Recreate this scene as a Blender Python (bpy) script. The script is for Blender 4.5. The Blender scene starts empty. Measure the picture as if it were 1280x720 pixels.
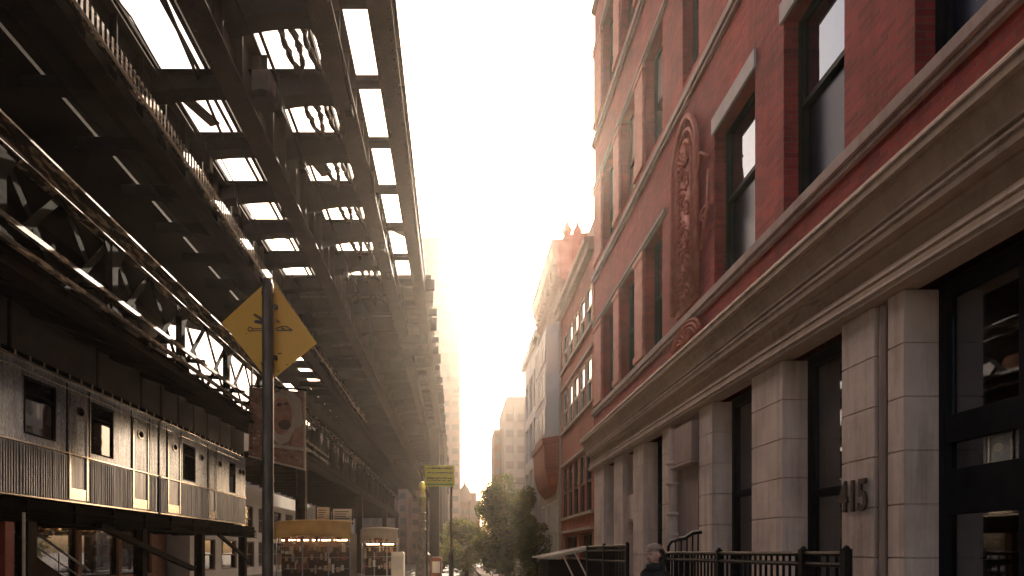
import bpy, bmesh, math, random
from mathutils import Vector, Matrix
random.seed(7)
R = math.radians
EZ = 1.6
C = bpy.context.scene.collection
def H(h): return EZ + h

# ---------------------------------------------------------------- materials
def new_mat(name):
    m = bpy.data.materials.new(name); m.use_nodes = True
    nt = m.node_tree; b = nt.nodes['Principled BSDF']
    return m, nt, b
def ramp(nt, fac, stops):
    r = nt.nodes.new('ShaderNodeValToRGB'); e = r.color_ramp.elements
    while len(e) < len(stops): e.new(0.5)
    for el, (p, c) in zip(e, stops):
        el.position = p; el.color = (*c, 1) if len(c) == 3 else c
    nt.links.new(fac, r.inputs[0]); return r.outputs[0]
def noise(nt, vec, scale, detail=4, rough=.6):
    n = nt.nodes.new('ShaderNodeTexNoise'); n.inputs['Scale'].default_value = scale
    n.inputs['Detail'].default_value = detail; n.inputs['Roughness'].default_value = rough
    if vec is not None: nt.links.new(vec, n.inputs['Vector'])
    return n.outputs['Fac']
def coords(nt, scale=(1, 1, 1)):
    t = nt.nodes.new('ShaderNodeNewGeometry'); mp = nt.nodes.new('ShaderNodeMapping')
    mp.inputs['Scale'].default_value = scale
    nt.links.new(t.outputs['Position'], mp.inputs['Vector']); return mp.outputs['Vector']
def bump(nt, b, h, strength=.3, dist=.02):
    n = nt.nodes.new('ShaderNodeBump'); n.inputs['Strength'].default_value = strength
    n.inputs['Distance'].default_value = dist
    nt.links.new(h, n.inputs['Height']); nt.links.new(n.outputs[0], b.inputs['Normal'])
def grime(nt, col, amt):
    """rain streaks and soot blotches"""
    a = noise(nt, coords(nt, (5, 5, .35)), 1.6, 6, .7); c = noise(nt, coords(nt), .55, 6, .7)
    m = nt.nodes.new('ShaderNodeMath'); m.operation = 'ADD'; nt.links.new(a, m.inputs[0]); nt.links.new(c, m.inputs[1])
    g = ramp(nt, m.outputs[0], [(.46, (1, 1, 1)), (.62, (1 - amt, 1 - amt * 1.05, 1 - amt * 1.1))])
    h = nt.nodes.new('ShaderNodeMath'); h.operation = 'MULTIPLY'; h.inputs[1].default_value = .5; nt.links.new(m.outputs[0], h.inputs[0]); nt.links.new(h.outputs[0], g.node.inputs[0])
    mx = nt.nodes.new('ShaderNodeMix'); mx.data_type = 'RGBA'; mx.blend_type = 'MULTIPLY'; mx.inputs[0].default_value = 1
    nt.links.new(col, mx.inputs[6]); nt.links.new(g, mx.inputs[7]); return mx.outputs[2]
def worn(name, c1, c2, scale=3, rough=.7, metal=0, stretch=(1, 1, 1), bs=.25, pos=(.35, .7), c3=None, detail=5, spec=None, streak=0):
    m, nt, b = new_mat(name)
    v = coords(nt, stretch); f = noise(nt, v, scale, detail)
    st = [(pos[0], c1), (pos[1], c2)]
    if c3: st.append((min(1, pos[1] + .12), c3))
    col = ramp(nt, f, st)
    if streak: col = grime(nt, col, streak)
    nt.links.new(col, b.inputs['Base Color'])
    f2 = noise(nt, v, scale * 9, 3)
    rr = nt.nodes.new('ShaderNodeMapRange'); rr.inputs[3].default_value = max(.04, rough - .15); rr.inputs[4].default_value = min(1, rough + .15)
    nt.links.new(f2, rr.inputs[0]); nt.links.new(rr.outputs[0], b.inputs['Roughness'])
    b.inputs['Metallic'].default_value = metal
    if spec is not None: b.inputs['Specular IOR Level'].default_value = spec
    if bs: bump(nt, b, f2, bs, .01)
    return m
def plain(name, c, rough=.6, metal=0, emit=None, es=1):
    m, nt, b = new_mat(name)
    b.inputs['Base Color'].default_value = (*c, 1); b.inputs['Roughness'].default_value = rough
    b.inputs['Metallic'].default_value = metal
    if emit: b.inputs['Emission Color'].default_value = (*emit, 1); b.inputs['Emission Strength'].default_value = es
    return m
def brick_mat(name, c1, c2, mortar, w=.21, h=.072, bs=.5, stain=.25):
    m, nt, b = new_mat(name)
    g = nt.nodes.new('ShaderNodeNewGeometry'); s = nt.nodes.new('ShaderNodeSeparateXYZ'); nt.links.new(g.outputs['Position'], s.inputs[0])
    a = nt.nodes.new('ShaderNodeMath'); a.operation = 'ADD'; nt.links.new(s.outputs[0], a.inputs[0]); nt.links.new(s.outputs[1], a.inputs[1])
    c = nt.nodes.new('ShaderNodeCombineXYZ'); nt.links.new(a.outputs[0], c.inputs[0]); nt.links.new(s.outputs[2], c.inputs[1])
    br = nt.nodes.new('ShaderNodeTexBrick'); nt.links.new(c.outputs[0], br.inputs['Vector'])
    br.inputs['Scale'].default_value = 1; br.inputs['Brick Width'].default_value = w; br.inputs['Row Height'].default_value = h
    br.inputs['Mortar Size'].default_value = .006; br.inputs['Mortar Smooth'].default_value = .3
    br.inputs['Color1'].default_value = (*c1, 1); br.inputs['Color2'].default_value = (*c2, 1); br.inputs['Mortar'].default_value = (*mortar, 1)
    f = noise(nt, g.outputs['Position'], .9, 6, .65)
    dk = ramp(nt, f, [(.3, (1 - stain,) * 3), (.65, (1.08, 1.04, 1.02))])
    mx = nt.nodes.new('ShaderNodeMix'); mx.data_type = 'RGBA'; mx.blend_type = 'MULTIPLY'; mx.inputs[0].default_value = 1
    nt.links.new(br.outputs['Color'], mx.inputs[6]); nt.links.new(dk, mx.inputs[7])
    nt.links.new(grime(nt, mx.outputs[2], stain), b.inputs['Base Color']); b.inputs['Roughness'].default_value = .85
    inv = nt.nodes.new('ShaderNodeMath'); inv.operation = 'SUBTRACT'; inv.inputs[0].default_value = 1; nt.links.new(br.outputs['Fac'], inv.inputs[1])
    f3 = noise(nt, g.outputs['Position'], 40, 2)
    ad = nt.nodes.new('ShaderNodeMath'); ad.operation = 'MULTIPLY_ADD'; nt.links.new(f3, ad.inputs[0]); ad.inputs[1].default_value = .5; nt.links.new(inv.outputs[0], ad.inputs[2])
    bump(nt, b, ad.outputs[0], bs, .012)
    return m
def glass_mat(name, base=(.012, .014, .018), ior=2.1, rough=.03, wob=.04, tint=None):
    m, nt, b = new_mat(name)
    if tint: b.inputs['Specular Tint'].default_value = (*tint, 1)
    b.inputs['Base Color'].default_value = (*base, 1); b.inputs['Roughness'].default_value = rough; b.inputs['IOR'].default_value = ior
    if wob: bump(nt, b, noise(nt, coords(nt), 1.3, 2), wob, .05)
    return m
def clear_glass(name, refl=.22):
    m = bpy.data.materials.new(name); m.use_nodes = True; nt = m.node_tree; nt.nodes.clear()
    o = nt.nodes.new('ShaderNodeOutputMaterial'); t = nt.nodes.new('ShaderNodeBsdfTransparent'); g = nt.nodes.new('ShaderNodeBsdfGlossy')
    g.inputs['Roughness'].default_value = .02; g.inputs['Color'].default_value = (.9, .93, 1, 1); t.inputs['Color'].default_value = (.55, .57, .6, 1)
    x = nt.nodes.new('ShaderNodeMixShader'); x.inputs[0].default_value = refl
    nt.links.new(t.outputs[0], x.inputs[1]); nt.links.new(g.outputs[0], x.inputs[2]); nt.links.new(x.outputs[0], o.inputs[0])
    return m
M = {}
M['brick'] = brick_mat('red_brick', (.50, .056, .040), (.30, .029, .025), (.27, .11, .085), bs=.8, stain=.4)
M['brick_orange'] = brick_mat('orange_brick', (.46, .115, .045), (.34, .08, .032), (.36, .19, .12))
M['brick_tan'] = brick_mat('tan_brick', (.52, .40, .30), (.46, .34, .25), (.4, .3, .22))
M['brick_brown'] = brick_mat('brown_brick', (.26, .10, .06), (.2, .075, .05), (.2, .13, .1), w=.6, h=.3)
M['brick_left'] = brick_mat('weathered_brick', (.42, .2, .13), (.34, .15, .09), (.3, .2, .15))
M['stone'] = worn('limestone', (.64, .49, .40), (.80, .64, .54), 1.4, .8, bs=.6, streak=.38, pos=(.3, .7))
M['stone_trim'] = worn('brownstone_trim', (.32, .225, .19), (.45, .33, .28), 2.2, .8, bs=.3, streak=.35)
M['cornice'] = worn('cornice_stone', (.40, .28, .20), (.54, .39, .28), 1.2, .75, streak=.28, stretch=(1, .3, 2), bs=.25)
M['terracotta'] = worn('terracotta', (.42, .11, .07), (.58, .22, .15), 6, .75, bs=.5)
M['lintel'] = worn('lintel_stone', (.42, .38, .34), (.52, .47, .43), 5, .8, bs=.3)
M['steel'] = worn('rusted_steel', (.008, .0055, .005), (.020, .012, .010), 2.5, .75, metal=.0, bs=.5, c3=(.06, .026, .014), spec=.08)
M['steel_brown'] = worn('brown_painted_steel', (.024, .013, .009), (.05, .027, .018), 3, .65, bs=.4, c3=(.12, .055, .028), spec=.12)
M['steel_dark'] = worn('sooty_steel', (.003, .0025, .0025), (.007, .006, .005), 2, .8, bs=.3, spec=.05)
M['cream_tone'] = worn('sunlit_cream_patches', (.025, .018, .012), (.55, .43, .28), 5, .5, stretch=(1, .5, 2), pos=(.5, .6), bs=.4)  # ragged cream patches paint sun highlights onto chord, tray and conduits
M['cream_worn'] = worn('worn_cream_iron', (.3, .24, .17), (.62, .52, .38), 9, .5, stretch=(1, 1, .6), bs=.4)
M['cream'] = worn('cream_tone', (.55, .46, .33), (.72, .62, .47), 5, .5, bs=.2)
M['wood_tie'] = worn('creosoted_timber', (.03, .02, .014), (.075, .05, .035), 3, .9, stretch=(.6, 6, 6), bs=.5)
M['panel'] = worn('grey_sheet_metal', (.045, .04, .038), (.085, .075, .068), 1.1, .7, metal=0, bs=.15)
M['train'] = worn('stainless_steel', (.36, .40, .46), (.76, .84, .94), 2.6, .28, metal=.7, stretch=(1, 4, .35), bs=.12, streak=.35, c3=(.88, .9, .92))
M['train_flute'] = worn('fluted_stainless_steel', (.32, .34, .38), (.66, .70, .78), 2.0, .34, metal=.6, stretch=(1, 5, .3), bs=.2)
M['train_bright'] = worn('polished_steel_moulding', (.7, .66, .6), (.85, .82, .78), 4, .2, metal=.9, bs=.05)
M['roofgrey'] = worn('grimy_roof_steel', (.3, .28, .25), (.5, .46, .42), 3, .35, metal=.7, bs=.3)
M['glass'] = glass_mat('dark_window_glass', ior=2.2)
M['glass_upper'] = glass_mat('sky_reflecting_glass', ior=3.2, rough=.02, tint=(.72, .86, 1.0))
M['glass_pale'] = glass_mat('pale_window_glass', (.78, .72, .62), ior=2.6, rough=.08)
M['screen'] = glass_mat('screened_glass', (.008, .012, .022), ior=1.32, rough=.25, tint=(.6, .75, 1))
M['blind'] = worn('window_blind', (.35, .31, .26), (.5, .45, .38), 2, .35, stretch=(.5, .5, 14))
M['curtain'] = worn('ochre_curtain', (.5, .36, .2), (.65, .5, .3), 2, .8, stretch=(8, 8, .3))
M['clear'] = clear_glass('shop_glass', .16)
M['frame'] = worn('black_window_frame', (.006, .007, .008), (.014, .015, .016), 6, .6, bs=.1, spec=.2)
M['frame_brown'] = worn('brown_window_frame', (.1, .04, .025), (.17, .07, .045), 6, .5, bs=.1)
M['iron'] = worn('black_iron', (.004, .004, .004), (.012, .010, .010), 12, .55, bs=.2, spec=.2)
M['asphalt'] = worn('asphalt', (.035, .034, .034), (.07, .066, .062), 3, .9, bs=.6, detail=8)
M['concrete'] = worn('pavement_concrete', (.24, .22, .2), (.36, .33, .3), 1.5, .85, bs=.3)
M['kerb'] = worn('kerb_stone', (.26, .25, .24), (.36, .34, .32), 5, .8)
M['white_line'] = worn('road_paint', (.3, .29, .27), (.75, .73, .68), 6, .8, pos=(.3, .45))
M['sign_yellow'] = worn('amber_sign_face', (.80, .37, .016), (.90, .47, .03), 2.2, .5, bs=.05, pos=(.25, .75))
M['sign_lemon'] = worn('lemon_sign_face', (.90, .84, .03), (.95, .9, .06), 3, .5, bs=.05)
M['black'] = plain('black_lettering', (.012, .01, .009), .5)
M['black_faded'] = worn('faded_black_lettering', (.02, .012, .01), (.09, .045, .02), 14, .6)
M['green_line'] = plain('green_lettering', (.12, .45, .05), .5)
M['pole'] = worn('galvanised_pole', (.06, .045, .035), (.13, .1, .08), 5, .42, metal=.5, stretch=(3, 3, .6), bs=.3)
M['awning_ochre'] = worn('ochre_canvas', (.60, .46, .22), (.72, .58, .32), 2.5, .8, bs=.2)
M['awning_grey'] = worn('pale_grey_canvas', (.5, .46, .4), (.62, .58, .52), 2.5, .8, bs=.2)
def translucent(m, f=.45):
    nt = m.node_tree; b = nt.nodes['Principled BSDF']; tr = nt.nodes.new('ShaderNodeBsdfTranslucent'); ms = nt.nodes.new('ShaderNodeMixShader'); ms.inputs[0].default_value = f
    l = b.inputs['Base Color'].links
    if l: nt.links.new(l[0].from_socket, tr.inputs[0])
    out = nt.nodes['Material Output']; nt.links.new(b.outputs[0], ms.inputs[1]); nt.links.new(tr.outputs[0], ms.inputs[2]); nt.links.new(ms.outputs[0], out.inputs[0]); return m
translucent(M['awning_ochre']); translucent(M['awning_grey'])
M['red_paint'] = worn('red_painted_post', (.22, .03, .015), (.34, .055, .03), 4, .5, bs=.2)
M['grey_far'] = worn('grey_concrete_tower', (.27, .235, .20), (.33, .29, .25), .12, .85, bs=0)
M['tower'] = worn('tan_tower_cladding', (.24, .17, .13), (.3, .22, .17), .08, .8, bs=0)
M['far_dark'] = worn('brown_far_masonry', (.2, .13, .1), (.26, .18, .14), .15, .85, bs=0)
M['white_facade'] = worn('white_facade', (.55, .5, .44), (.68, .63, .56), .8, .7, bs=.1)
M['bark'] = worn('bark', (.05, .035, .022), (.12, .085, .055), 6, .9, stretch=(3, 3, .6), bs=.6)
M['skin'] = worn('skin', (.48, .27, .2), (.55, .33, .25), 8, .55, bs=.05)
M['hair'] = worn('dark_hair', (.015, .009, .007), (.05, .03, .022), 30, .5, stretch=(1, 1, .2), bs=.5)
M['coat'] = worn('dark_coat', (.012, .011, .012), (.03, .026, .026), 8, .8, bs=.3)
M['hat'] = worn('beige_knit', (.3, .22, .17), (.42, .32, .25), 25, .85, bs=.4)
M['lamp_warm'] = plain('warm_lamp', (.8, .6, .3), .5, emit=(1, .62, .22), es=3.5)
M['goods_glow'] = plain('added_goods_glow', (.8, .6, .3), .5, emit=(1, .7, .38), es=9)  # added glow to brighten goods, not a known fixture
M['lamp_amber'] = plain('amber_lamp', (.8, .4, .1), .5, emit=(1, .5, .08), es=.9)
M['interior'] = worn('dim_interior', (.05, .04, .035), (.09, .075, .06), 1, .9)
def leaf_mat():
    m, nt, b = new_mat('tree_foliage')
    v = coords(nt); col = ramp(nt, noise(nt, v, 2.2, 5), [(.3, (.045, .07, .018)), (.5, (.10, .115, .025)), (.66, (.26, .19, .04))])
    nt.links.new(col, b.inputs['Base Color']); b.inputs['Roughness'].default_value = .6
    tr = nt.nodes.new('ShaderNodeBsdfTranslucent'); nt.links.new(col, tr.inputs[0])
    ms = nt.nodes.new('ShaderNodeMixShader'); ms.inputs[0].default_value = .5
    out = nt.nodes['Material Output']; nt.links.new(b.outputs[0], ms.inputs[1]); nt.links.new(tr.outputs[0], ms.inputs[2]); nt.links.new(ms.outputs[0], out.inputs[0])
    return m
M['leaf'] = leaf_mat()
CLUT = [plain('printed_cover_%s' % n, c, .45) for n, c in (('cream', (.75, .62, .42)), ('red', (.36, .08, .05)), ('tan', (.55, .33, .17)),
        ('brown', (.2, .09, .05)), ('white', (.85, .8, .7)), ('sand', (.5, .4, .26)), ('dark', (.06, .04, .035)), ('pink', (.6, .38, .3)))]

# ---------------------------------------------------------------- mesh helpers
class MB:
    def __init__(s): s.v = []; s.f = []
    def add(s, vs, fs):
        n = len(s.v); s.v += [tuple(v) for v in vs]; s.f += [tuple(i + n for i in f) for f in fs]; return s
    def box(s, x0, x1, y0, y1, z0, z1):
        if x0 > x1: x0, x1 = x1, x0
        if y0 > y1: y0, y1 = y1, y0
        if z0 > z1: z0, z1 = z1, z0
        return s.add([(x, y, z) for x in (x0, x1) for y in (y0, y1) for z in (z0, z1)],
                     [(0, 1, 3, 2), (4, 6, 7, 5), (0, 4, 5, 1), (2, 3, 7, 6), (0, 2, 6, 4), (1, 5, 7, 3)])
    def bar(s, p, q, w, h, up=(0, 0, 1)):
        p, q = Vector(p), Vector(q); d = (q - p).normalized(); up = Vector(up)
        a = d.cross(up)
        if a.length < 1e-4: a = d.cross(Vector((1, 0, 0)))
        a.normalize(); b = a.cross(d).normalized()
        vs = [c + a * (i * w / 2) + b * (j * h / 2) for c in (p, q) for i, j in ((-1, -1), (1, -1), (1, 1), (-1, 1))]
        return s.add(vs, [(0, 1, 2, 3), (7, 6, 5, 4), (0, 4, 5, 1), (1, 5, 6, 2), (2, 6, 7, 3), (3, 7, 4, 0)])
    def tube(s, pts, r, n=8, cap=True):
        pts = [Vector(p) for p in pts]; rs = r if isinstance(r, (list, tuple)) else [r] * len(pts)
        base = len(s.v); prev = None
        for i, p in enumerate(pts):
            d = (pts[min(i + 1, len(pts) - 1)] - pts[max(i - 1, 0)]).normalized()
            a = d.cross(Vector((0, 0, 1)))
            if a.length < .05: a = d.cross(Vector((0, 1, 0)))
            a.normalize()
            if prev is not None and a.dot(prev) < 0: a = -a
            prev = a; b = d.cross(a)
            for k in range(n):
                t = 2 * math.pi * k / n; s.v.append(tuple(p + (a * math.cos(t) + b * math.sin(t)) * rs[i]))
        for i in range(len(pts) - 1):
            for k in range(n):
                j = base + i * n; s.f.append((j + k, j + (k + 1) % n, j + n + (k + 1) % n, j + n + k))
        if cap:
            s.f.append(tuple(base + k for k in range(n))); s.f.append(tuple(base + (len(pts) - 1) * n + k for k in reversed(range(n))))
        return s
    def lathe(s, cx, cy, prof, n=16):
        base = len(s.v)
        for (r, z) in prof:
            for k in range(n):
                t = 2 * math.pi * k / n; s.v.append((cx + r * math.cos(t), cy + r * math.sin(t), z))
        for i in range(len(prof) - 1):
            for k in range(n):
                j = base + i * n; s.f.append((j + k, j + (k + 1) % n, j + n + (k + 1) % n, j + n + k))
        s.f.append(tuple(base + k for k in reversed(range(n)))); s.f.append(tuple(base + (len(prof) - 1) * n + k for k in range(n)))
        return s
    def prism(s, poly, d0, d1, axis='y'):
        """poly: 2-D outline; axis y -> (x,z) extruded in y; x -> (y,z) in x; z -> (x,y) in z"""
        n = len(poly)
        f = {'y': lambda a, b, d: (a, d, b), 'x': lambda a, b, d: (d, a, b), 'z': lambda a, b, d: (a, b, d)}[axis]
        vs = [f(a, b, d0) for a, b in poly] + [f(a, b, d1) for a, b in poly]
        return s.add(vs, [tuple(range(n)), tuple(range(2 * n - 1, n - 1, -1))] + [(i, (i + 1) % n, n + (i + 1) % n, n + i) for i in range(n)])
    def rivets(s, pts, r=.022, d=(0, 0, -1)):
        d = Vector(d); a = d.orthogonal().normalized(); b = d.cross(a)
        for p in pts:
            p = Vector(p)
            vs = [p + (a * math.cos(t) + b * math.sin(t)) * r for t in [k * math.pi / 3 for k in range(6)]]
            vs += [p + d * r * .7 + (a * math.cos(t) + b * math.sin(t)) * r * .55 for t in [k * math.pi / 3 for k in range(6)]]
            s.add(vs, [(i, (i + 1) % 6, 6 + (i + 1) % 6, 6 + i) for i in range(6)] + [tuple(range(6, 12))])
        return s
    def build(s, name, mat, parent=None, bevel=0, smooth=False, label=None, kind=None):
        me = bpy.data.meshes.new(name); me.from_pydata(s.v, [], s.f); me.update()
        bm = bmesh.new(); bm.from_mesh(me); bmesh.ops.recalc_face_normals(bm, faces=bm.faces); bm.to_mesh(me); bm.free()
        if smooth: me.polygons.foreach_set('use_smooth', [True] * len(me.polygons))
        me.materials.append(M[mat] if isinstance(mat, str) else mat)
        o = bpy.data.objects.new(name, me); C.objects.link(o)
        if parent:
            o.parent = parent; o.matrix_parent_inverse = Matrix.Translation(-parent_world(parent))
        if bevel:
            bv = o.modifiers.new('bevel', 'BEVEL'); bv.width = bevel; bv.segments = 2; bv.limit_method = 'ANGLE'
        if label: o['label'] = label
        if kind: o['kind'] = kind
        return o
def parent_world(p):
    return Vector(p.location) if p.type == 'EMPTY' else Vector((0, 0, 0))
def thing(name, label, cat, loc, group=None):
    o = bpy.data.objects.new(name, None); C.objects.link(o); o.location = loc
    o.empty_display_size = .2
    o['label'] = label; o['category'] = cat
    if group: o['group'] = group
    return o
def tag(o, label, cat, group=None):
    o['label'] = label; o['category'] = cat
    if group: o['group'] = group
    return o
def copy_thing(root, delta, label=None):
    r = root.copy(); C.objects.link(r); r.location = Vector(root.location) + Vector(delta)
    if label: r['label'] = label
    for ch in list(root.children):
        c = ch.copy(); C.objects.link(c); c.parent = r
        for g in list(ch.children):
            d = g.copy(); C.objects.link(d); d.parent = c
    return r
# child matrices: parent inverse is a pure translation so the part's world mesh coordinates hold for the original

def facade(mb, X, y0, y1, z0, z1, ops, depth=.25, out=-1):
    """wall plane at x=X facing out*X with rectangular openings (ya,yb,za,zb) and reveals"""
    ys = sorted({y0, y1, *[o[0] for o in ops], *[o[1] for o in ops]}); zs = sorted({z0, z1, *[o[2] for o in ops], *[o[3] for o in ops]})
    for i in range(len(ys) - 1):
        for j in range(len(zs) - 1):
            cy, cz = (ys[i] + ys[i + 1]) / 2, (zs[j] + zs[j + 1]) / 2
            if any(a < cy < b and c < cz < d for a, b, c, d in ops): continue
            mb.add([(X, ys[i], zs[j]), (X, ys[i + 1], zs[j]), (X, ys[i + 1], zs[j + 1]), (X, ys[i], zs[j + 1])], [(0, 1, 2, 3)])
    Xi = X - out * depth
    for a, b, c, d in ops:
        for p, q in (((a, c), (a, d)), ((b, c), (b, d)), ((a, c), (b, c)), ((a, d), (b, d))):
            mb.add([(X, *p), (X, *q), (Xi, *q), (Xi, *p)], [(0, 1, 2, 3)])
def facade_y(mb, Y, x0, x1, z0, z1, ops, depth=.25):
    """wall plane y=Y facing -Y"""
    xs = sorted({x0, x1, *[o[0] for o in ops], *[o[1] for o in ops]}); zs = sorted({z0, z1, *[o[2] for o in ops], *[o[3] for o in ops]})
    for i in range(len(xs) - 1):
        for j in range(len(zs) - 1):
            cx, cz = (xs[i] + xs[i + 1]) / 2, (zs[j] + zs[j + 1]) / 2
            if any(a < cx < b and c < cz < d for a, b, c, d in ops): continue
            mb.add([(xs[i], Y, zs[j]), (xs[i + 1], Y, zs[j]), (xs[i + 1], Y, zs[j + 1]), (xs[i], Y, zs[j + 1])], [(0, 1, 2, 3)])
    for a, b, c, d in ops:
        for p, q in (((a, c), (a, d)), ((b, c), (b, d)), ((a, c), (b, c)), ((a, d), (b, d))):
            mb.add([(p[0], Y, p[1]), (q[0], Y, q[1]), (q[0], Y + depth, q[1]), (p[0], Y + depth, p[1])], [(0, 1, 2, 3)])

def sash(parent, X, ya, yb, za, zb, fm='frame', up='glass_upper', lo='screen', fw=.07, out=-1, rail=.5, cross=False, curtain=False):
    """sash window: frame mesh with two panes as sub-parts; X is the frame's outer face, street side is out"""
    s = -out; e = .004
    m = MB()
    m.box(X, X + s * .12, ya + e, ya + fw, za + e, zb - e); m.box(X, X + s * .12, yb - fw, yb - e, za + e, zb - e)
    m.box(X, X + s * .12, ya + fw, yb - fw, zb - fw, zb - e); m.box(X, X + s * .12, ya + fw, yb - fw, za + e, za + fw)
    zm = za + (zb - za) * rail
    m.box(X + s * .01, X + s * .09, ya + fw, yb - fw, zm - .035, zm + .035)
    # inner sash lines
    for a, b, z0, z1, dx in ((ya + fw, yb - fw, zm + .035, zb - fw, .02), (ya + fw, yb - fw, za + fw, zm - .035, .05)):
        m.box(X + s * dx, X + s * (dx + .03), a, a + .04, z0, z1); m.box(X + s * dx, X + s * (dx + .03), b - .04, b, z0, z1)
    if cross: m.box(X + s * .015, X + s * .05, (ya + yb) / 2 - .02, (ya + yb) / 2 + .02, za + fw, zb - fw)
    w = m.build('window', fm, parent)
    p = MB(); x = X + s * .045; p.box(x, x + s * .008, ya + fw + .002, yb - fw - .002, zm + .037, zb - fw - .002); p.build('pane', up, w)
    p = MB(); x = X + s * .075; p.box(x, x + s * .008, ya + fw + .002, yb - fw - .002, za + fw + .002, zm - .037); p.build('pane', lo, w)
    return w

# ================================================================ SETTING
g = MB(); g.add([(-700, -60, -.01), (700, -60, -.01), (700, 1500, -.01), (-700, 1500, -.01)], [(0, 1, 2, 3)]); g.build('ground', 'asphalt', kind='structure')
g = MB(); g.add([(-9.2, -50, 0), (1.6, -50, 0), (1.6, 150, 0), (-9.2, 150, 0)], [(0, 1, 2, 3)]); g.build('road', 'asphalt', kind='structure')
g = MB(); g.box(1.75, 4.24, -50, 60, 0, .13); g.build('pavement', 'concrete', kind='structure')
g = MB(); g.box(-13.2, -9.35, -50, 100, 0, .13); g.build('pavement', 'concrete', kind='structure')
g = MB(); g.box(1.6, 1.745, -50, 60, 0, .135); g.build('kerb', 'kerb', kind='structure')
g = MB(); g.box(-9.345, -9.2, -50, 100, 0, .135); g.build('kerb', 'kerb', kind='structure')
g = MB()
for k in range(-4, 30): g.add([(-3.9, k * 4, .004), (-3.78, k * 4, .004), (-3.78, k * 4 + 2.2, .004), (-3.9, k * 4 + 2.2, .004)], [(0, 1, 2, 3)])
g.build('road_markings', 'white_line', kind='structure')

# ================================================================ RIGHT: BRICK BUILDING (facade x = 4.3)
D = 4.3
bb = thing('brick_building', 'tall red brick building with pale stone ground floor and black sash windows', 'building', (D, 7, 0))
ZT = 23.0; Y0, Y1 = -6.0, 17.35
col_pairs = [(16.35, 15.25), (14.55, 13.45), (12.7, 11.67)]
near_cols = [(9.32, 8.05), (7.35, 6.2), (5.25, 4.15), (3.2, 2.1), (1.1, 0.0), (-1.2, -2.3), (-3.4, -4.5)]
ops = []; wins = []
def zr(r, out=0): return EZ + r * (D - out)
floors = [(1.035, 1.6), (2.045, 2.59), (3.03, 3.58), (4.02, 4.55)]
for fi, (ra, rb) in enumerate(floors):
    za, zb = zr(ra), zr(rb)
    for b_, a_ in col_pairs:
        ops.append((a_, b_, za, zb)); wins.append((a_, b_, za, zb, 'far', fi))
    for b_, a_ in near_cols:
        if fi == 0: ops.append((a_, b_, za, zb + .07)); wins.append((a_, b_, za, zb + .07, 'near', fi))
    if fi > 0:
        for b_, a_ in [(10.62, 9.93), (8.6, 7.6), (6.6, 5.5), (4.5, 3.4), (2.3, 1.2), (.1, -1), (-2.2, -3.3)]:
            ops.append((a_, b_, za, zb)); wins.append((a_, b_, za, zb, 'near', fi))
w = MB(); facade(w, D, Y0, Y1, 4.9, ZT, ops, .34)
w.add([(D, Y0, 0), (D + 14, Y0, 0), (D + 14, Y0, ZT), (D, Y0, ZT)], [(0, 1, 2, 3)])
w.add([(D, Y1, 0), (D + 14, Y1, 0), (D + 14, Y1, ZT), (D, Y1, ZT)], [(0, 1, 2, 3)])
w.add([(D + 14, Y0, 0), (D + 14, Y1, 0), (D + 14, Y1, ZT), (D + 14, Y0, ZT)], [(0, 1, 2, 3)])
w.build('wall', 'brick', bb)
r_ = MB(); r_.box(D - .25, D + 14.1, Y0 - .1, Y1 + .1, ZT, ZT + .4); r_.build('roof', 'cornice', bb)
for a_, b_, za, zb, k, fi in wins:
    if k == 'near':
        lowm = 'screen' if (fi == 0) else 'glass'
        sash(bb, D + .19, a_, b_, za, zb, up='glass_upper', lo=lowm, rail=.54)
    else:
        random.seed(int(a_ * 10) + fi * 7); bl = random.random() < .45; cur = (fi == 1 and 13 < a_ < 14)
        sash(bb, D + .2, a_, b_, za, zb, up='curtain' if cur else ('blind' if bl else 'glass'), lo='curtain' if cur else 'glass', fm='frame_brown' if cur else 'frame')
# lintels over the near windows
for a_, b_, za, zb, k, fi in wins:
    if k == 'near':
        l = MB(); l.box(D - .035, D + .3, a_ - .03, b_ + .05, zb + .002, zb + .27); l.build('lintel', 'lintel', bb, bevel=.008)
# sill bands with a thin drip
for r0, y_near in ((1.0, Y0), (1.985, Y0), (2.975, Y0), (3.96, Y0)):
    s = MB(); z = zr(r0, .09)
    s.box(D - .10, D + .1, Y0, Y1 + .05, z + .02, z + .15); s.box(D - .06, D + .08, Y0, Y1 + .03, z - .05, z + .018)
    s.build('sill_band', 'stone_trim', bb, bevel=.01)
# hood mouldings over the far triple windows, and pilasters between them
for fi, (ra, rb) in enumerate(floors):
    z = zr(rb); h = MB(); h.box(D - .07, D + .05, 11.4, Y1 + .03, z + .06, z + .13); h.box(D - .04, D + .05, 11.4, Y1 + .03, z + .005, z + .057)
    h.build('hood_moulding', 'stone_trim', bb, bevel=.006)
    for ya, yb in ((12.73, 13.42), (14.58, 15.22), (16.38, Y1)):
        p = MB(); z0 = zr(ra, 0) + .01
        p.box(D - .05, D + .05, ya + .06, yb - .06, z0, z - .14); p.box(D - .07, D + .05, ya, yb, z - .135, z + .0); p.box(D - .07, D + .05, ya, yb, z0 - .002, z0 + .16)
        p.build('pilaster', 'terracotta', bb, bevel=.012)
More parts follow.
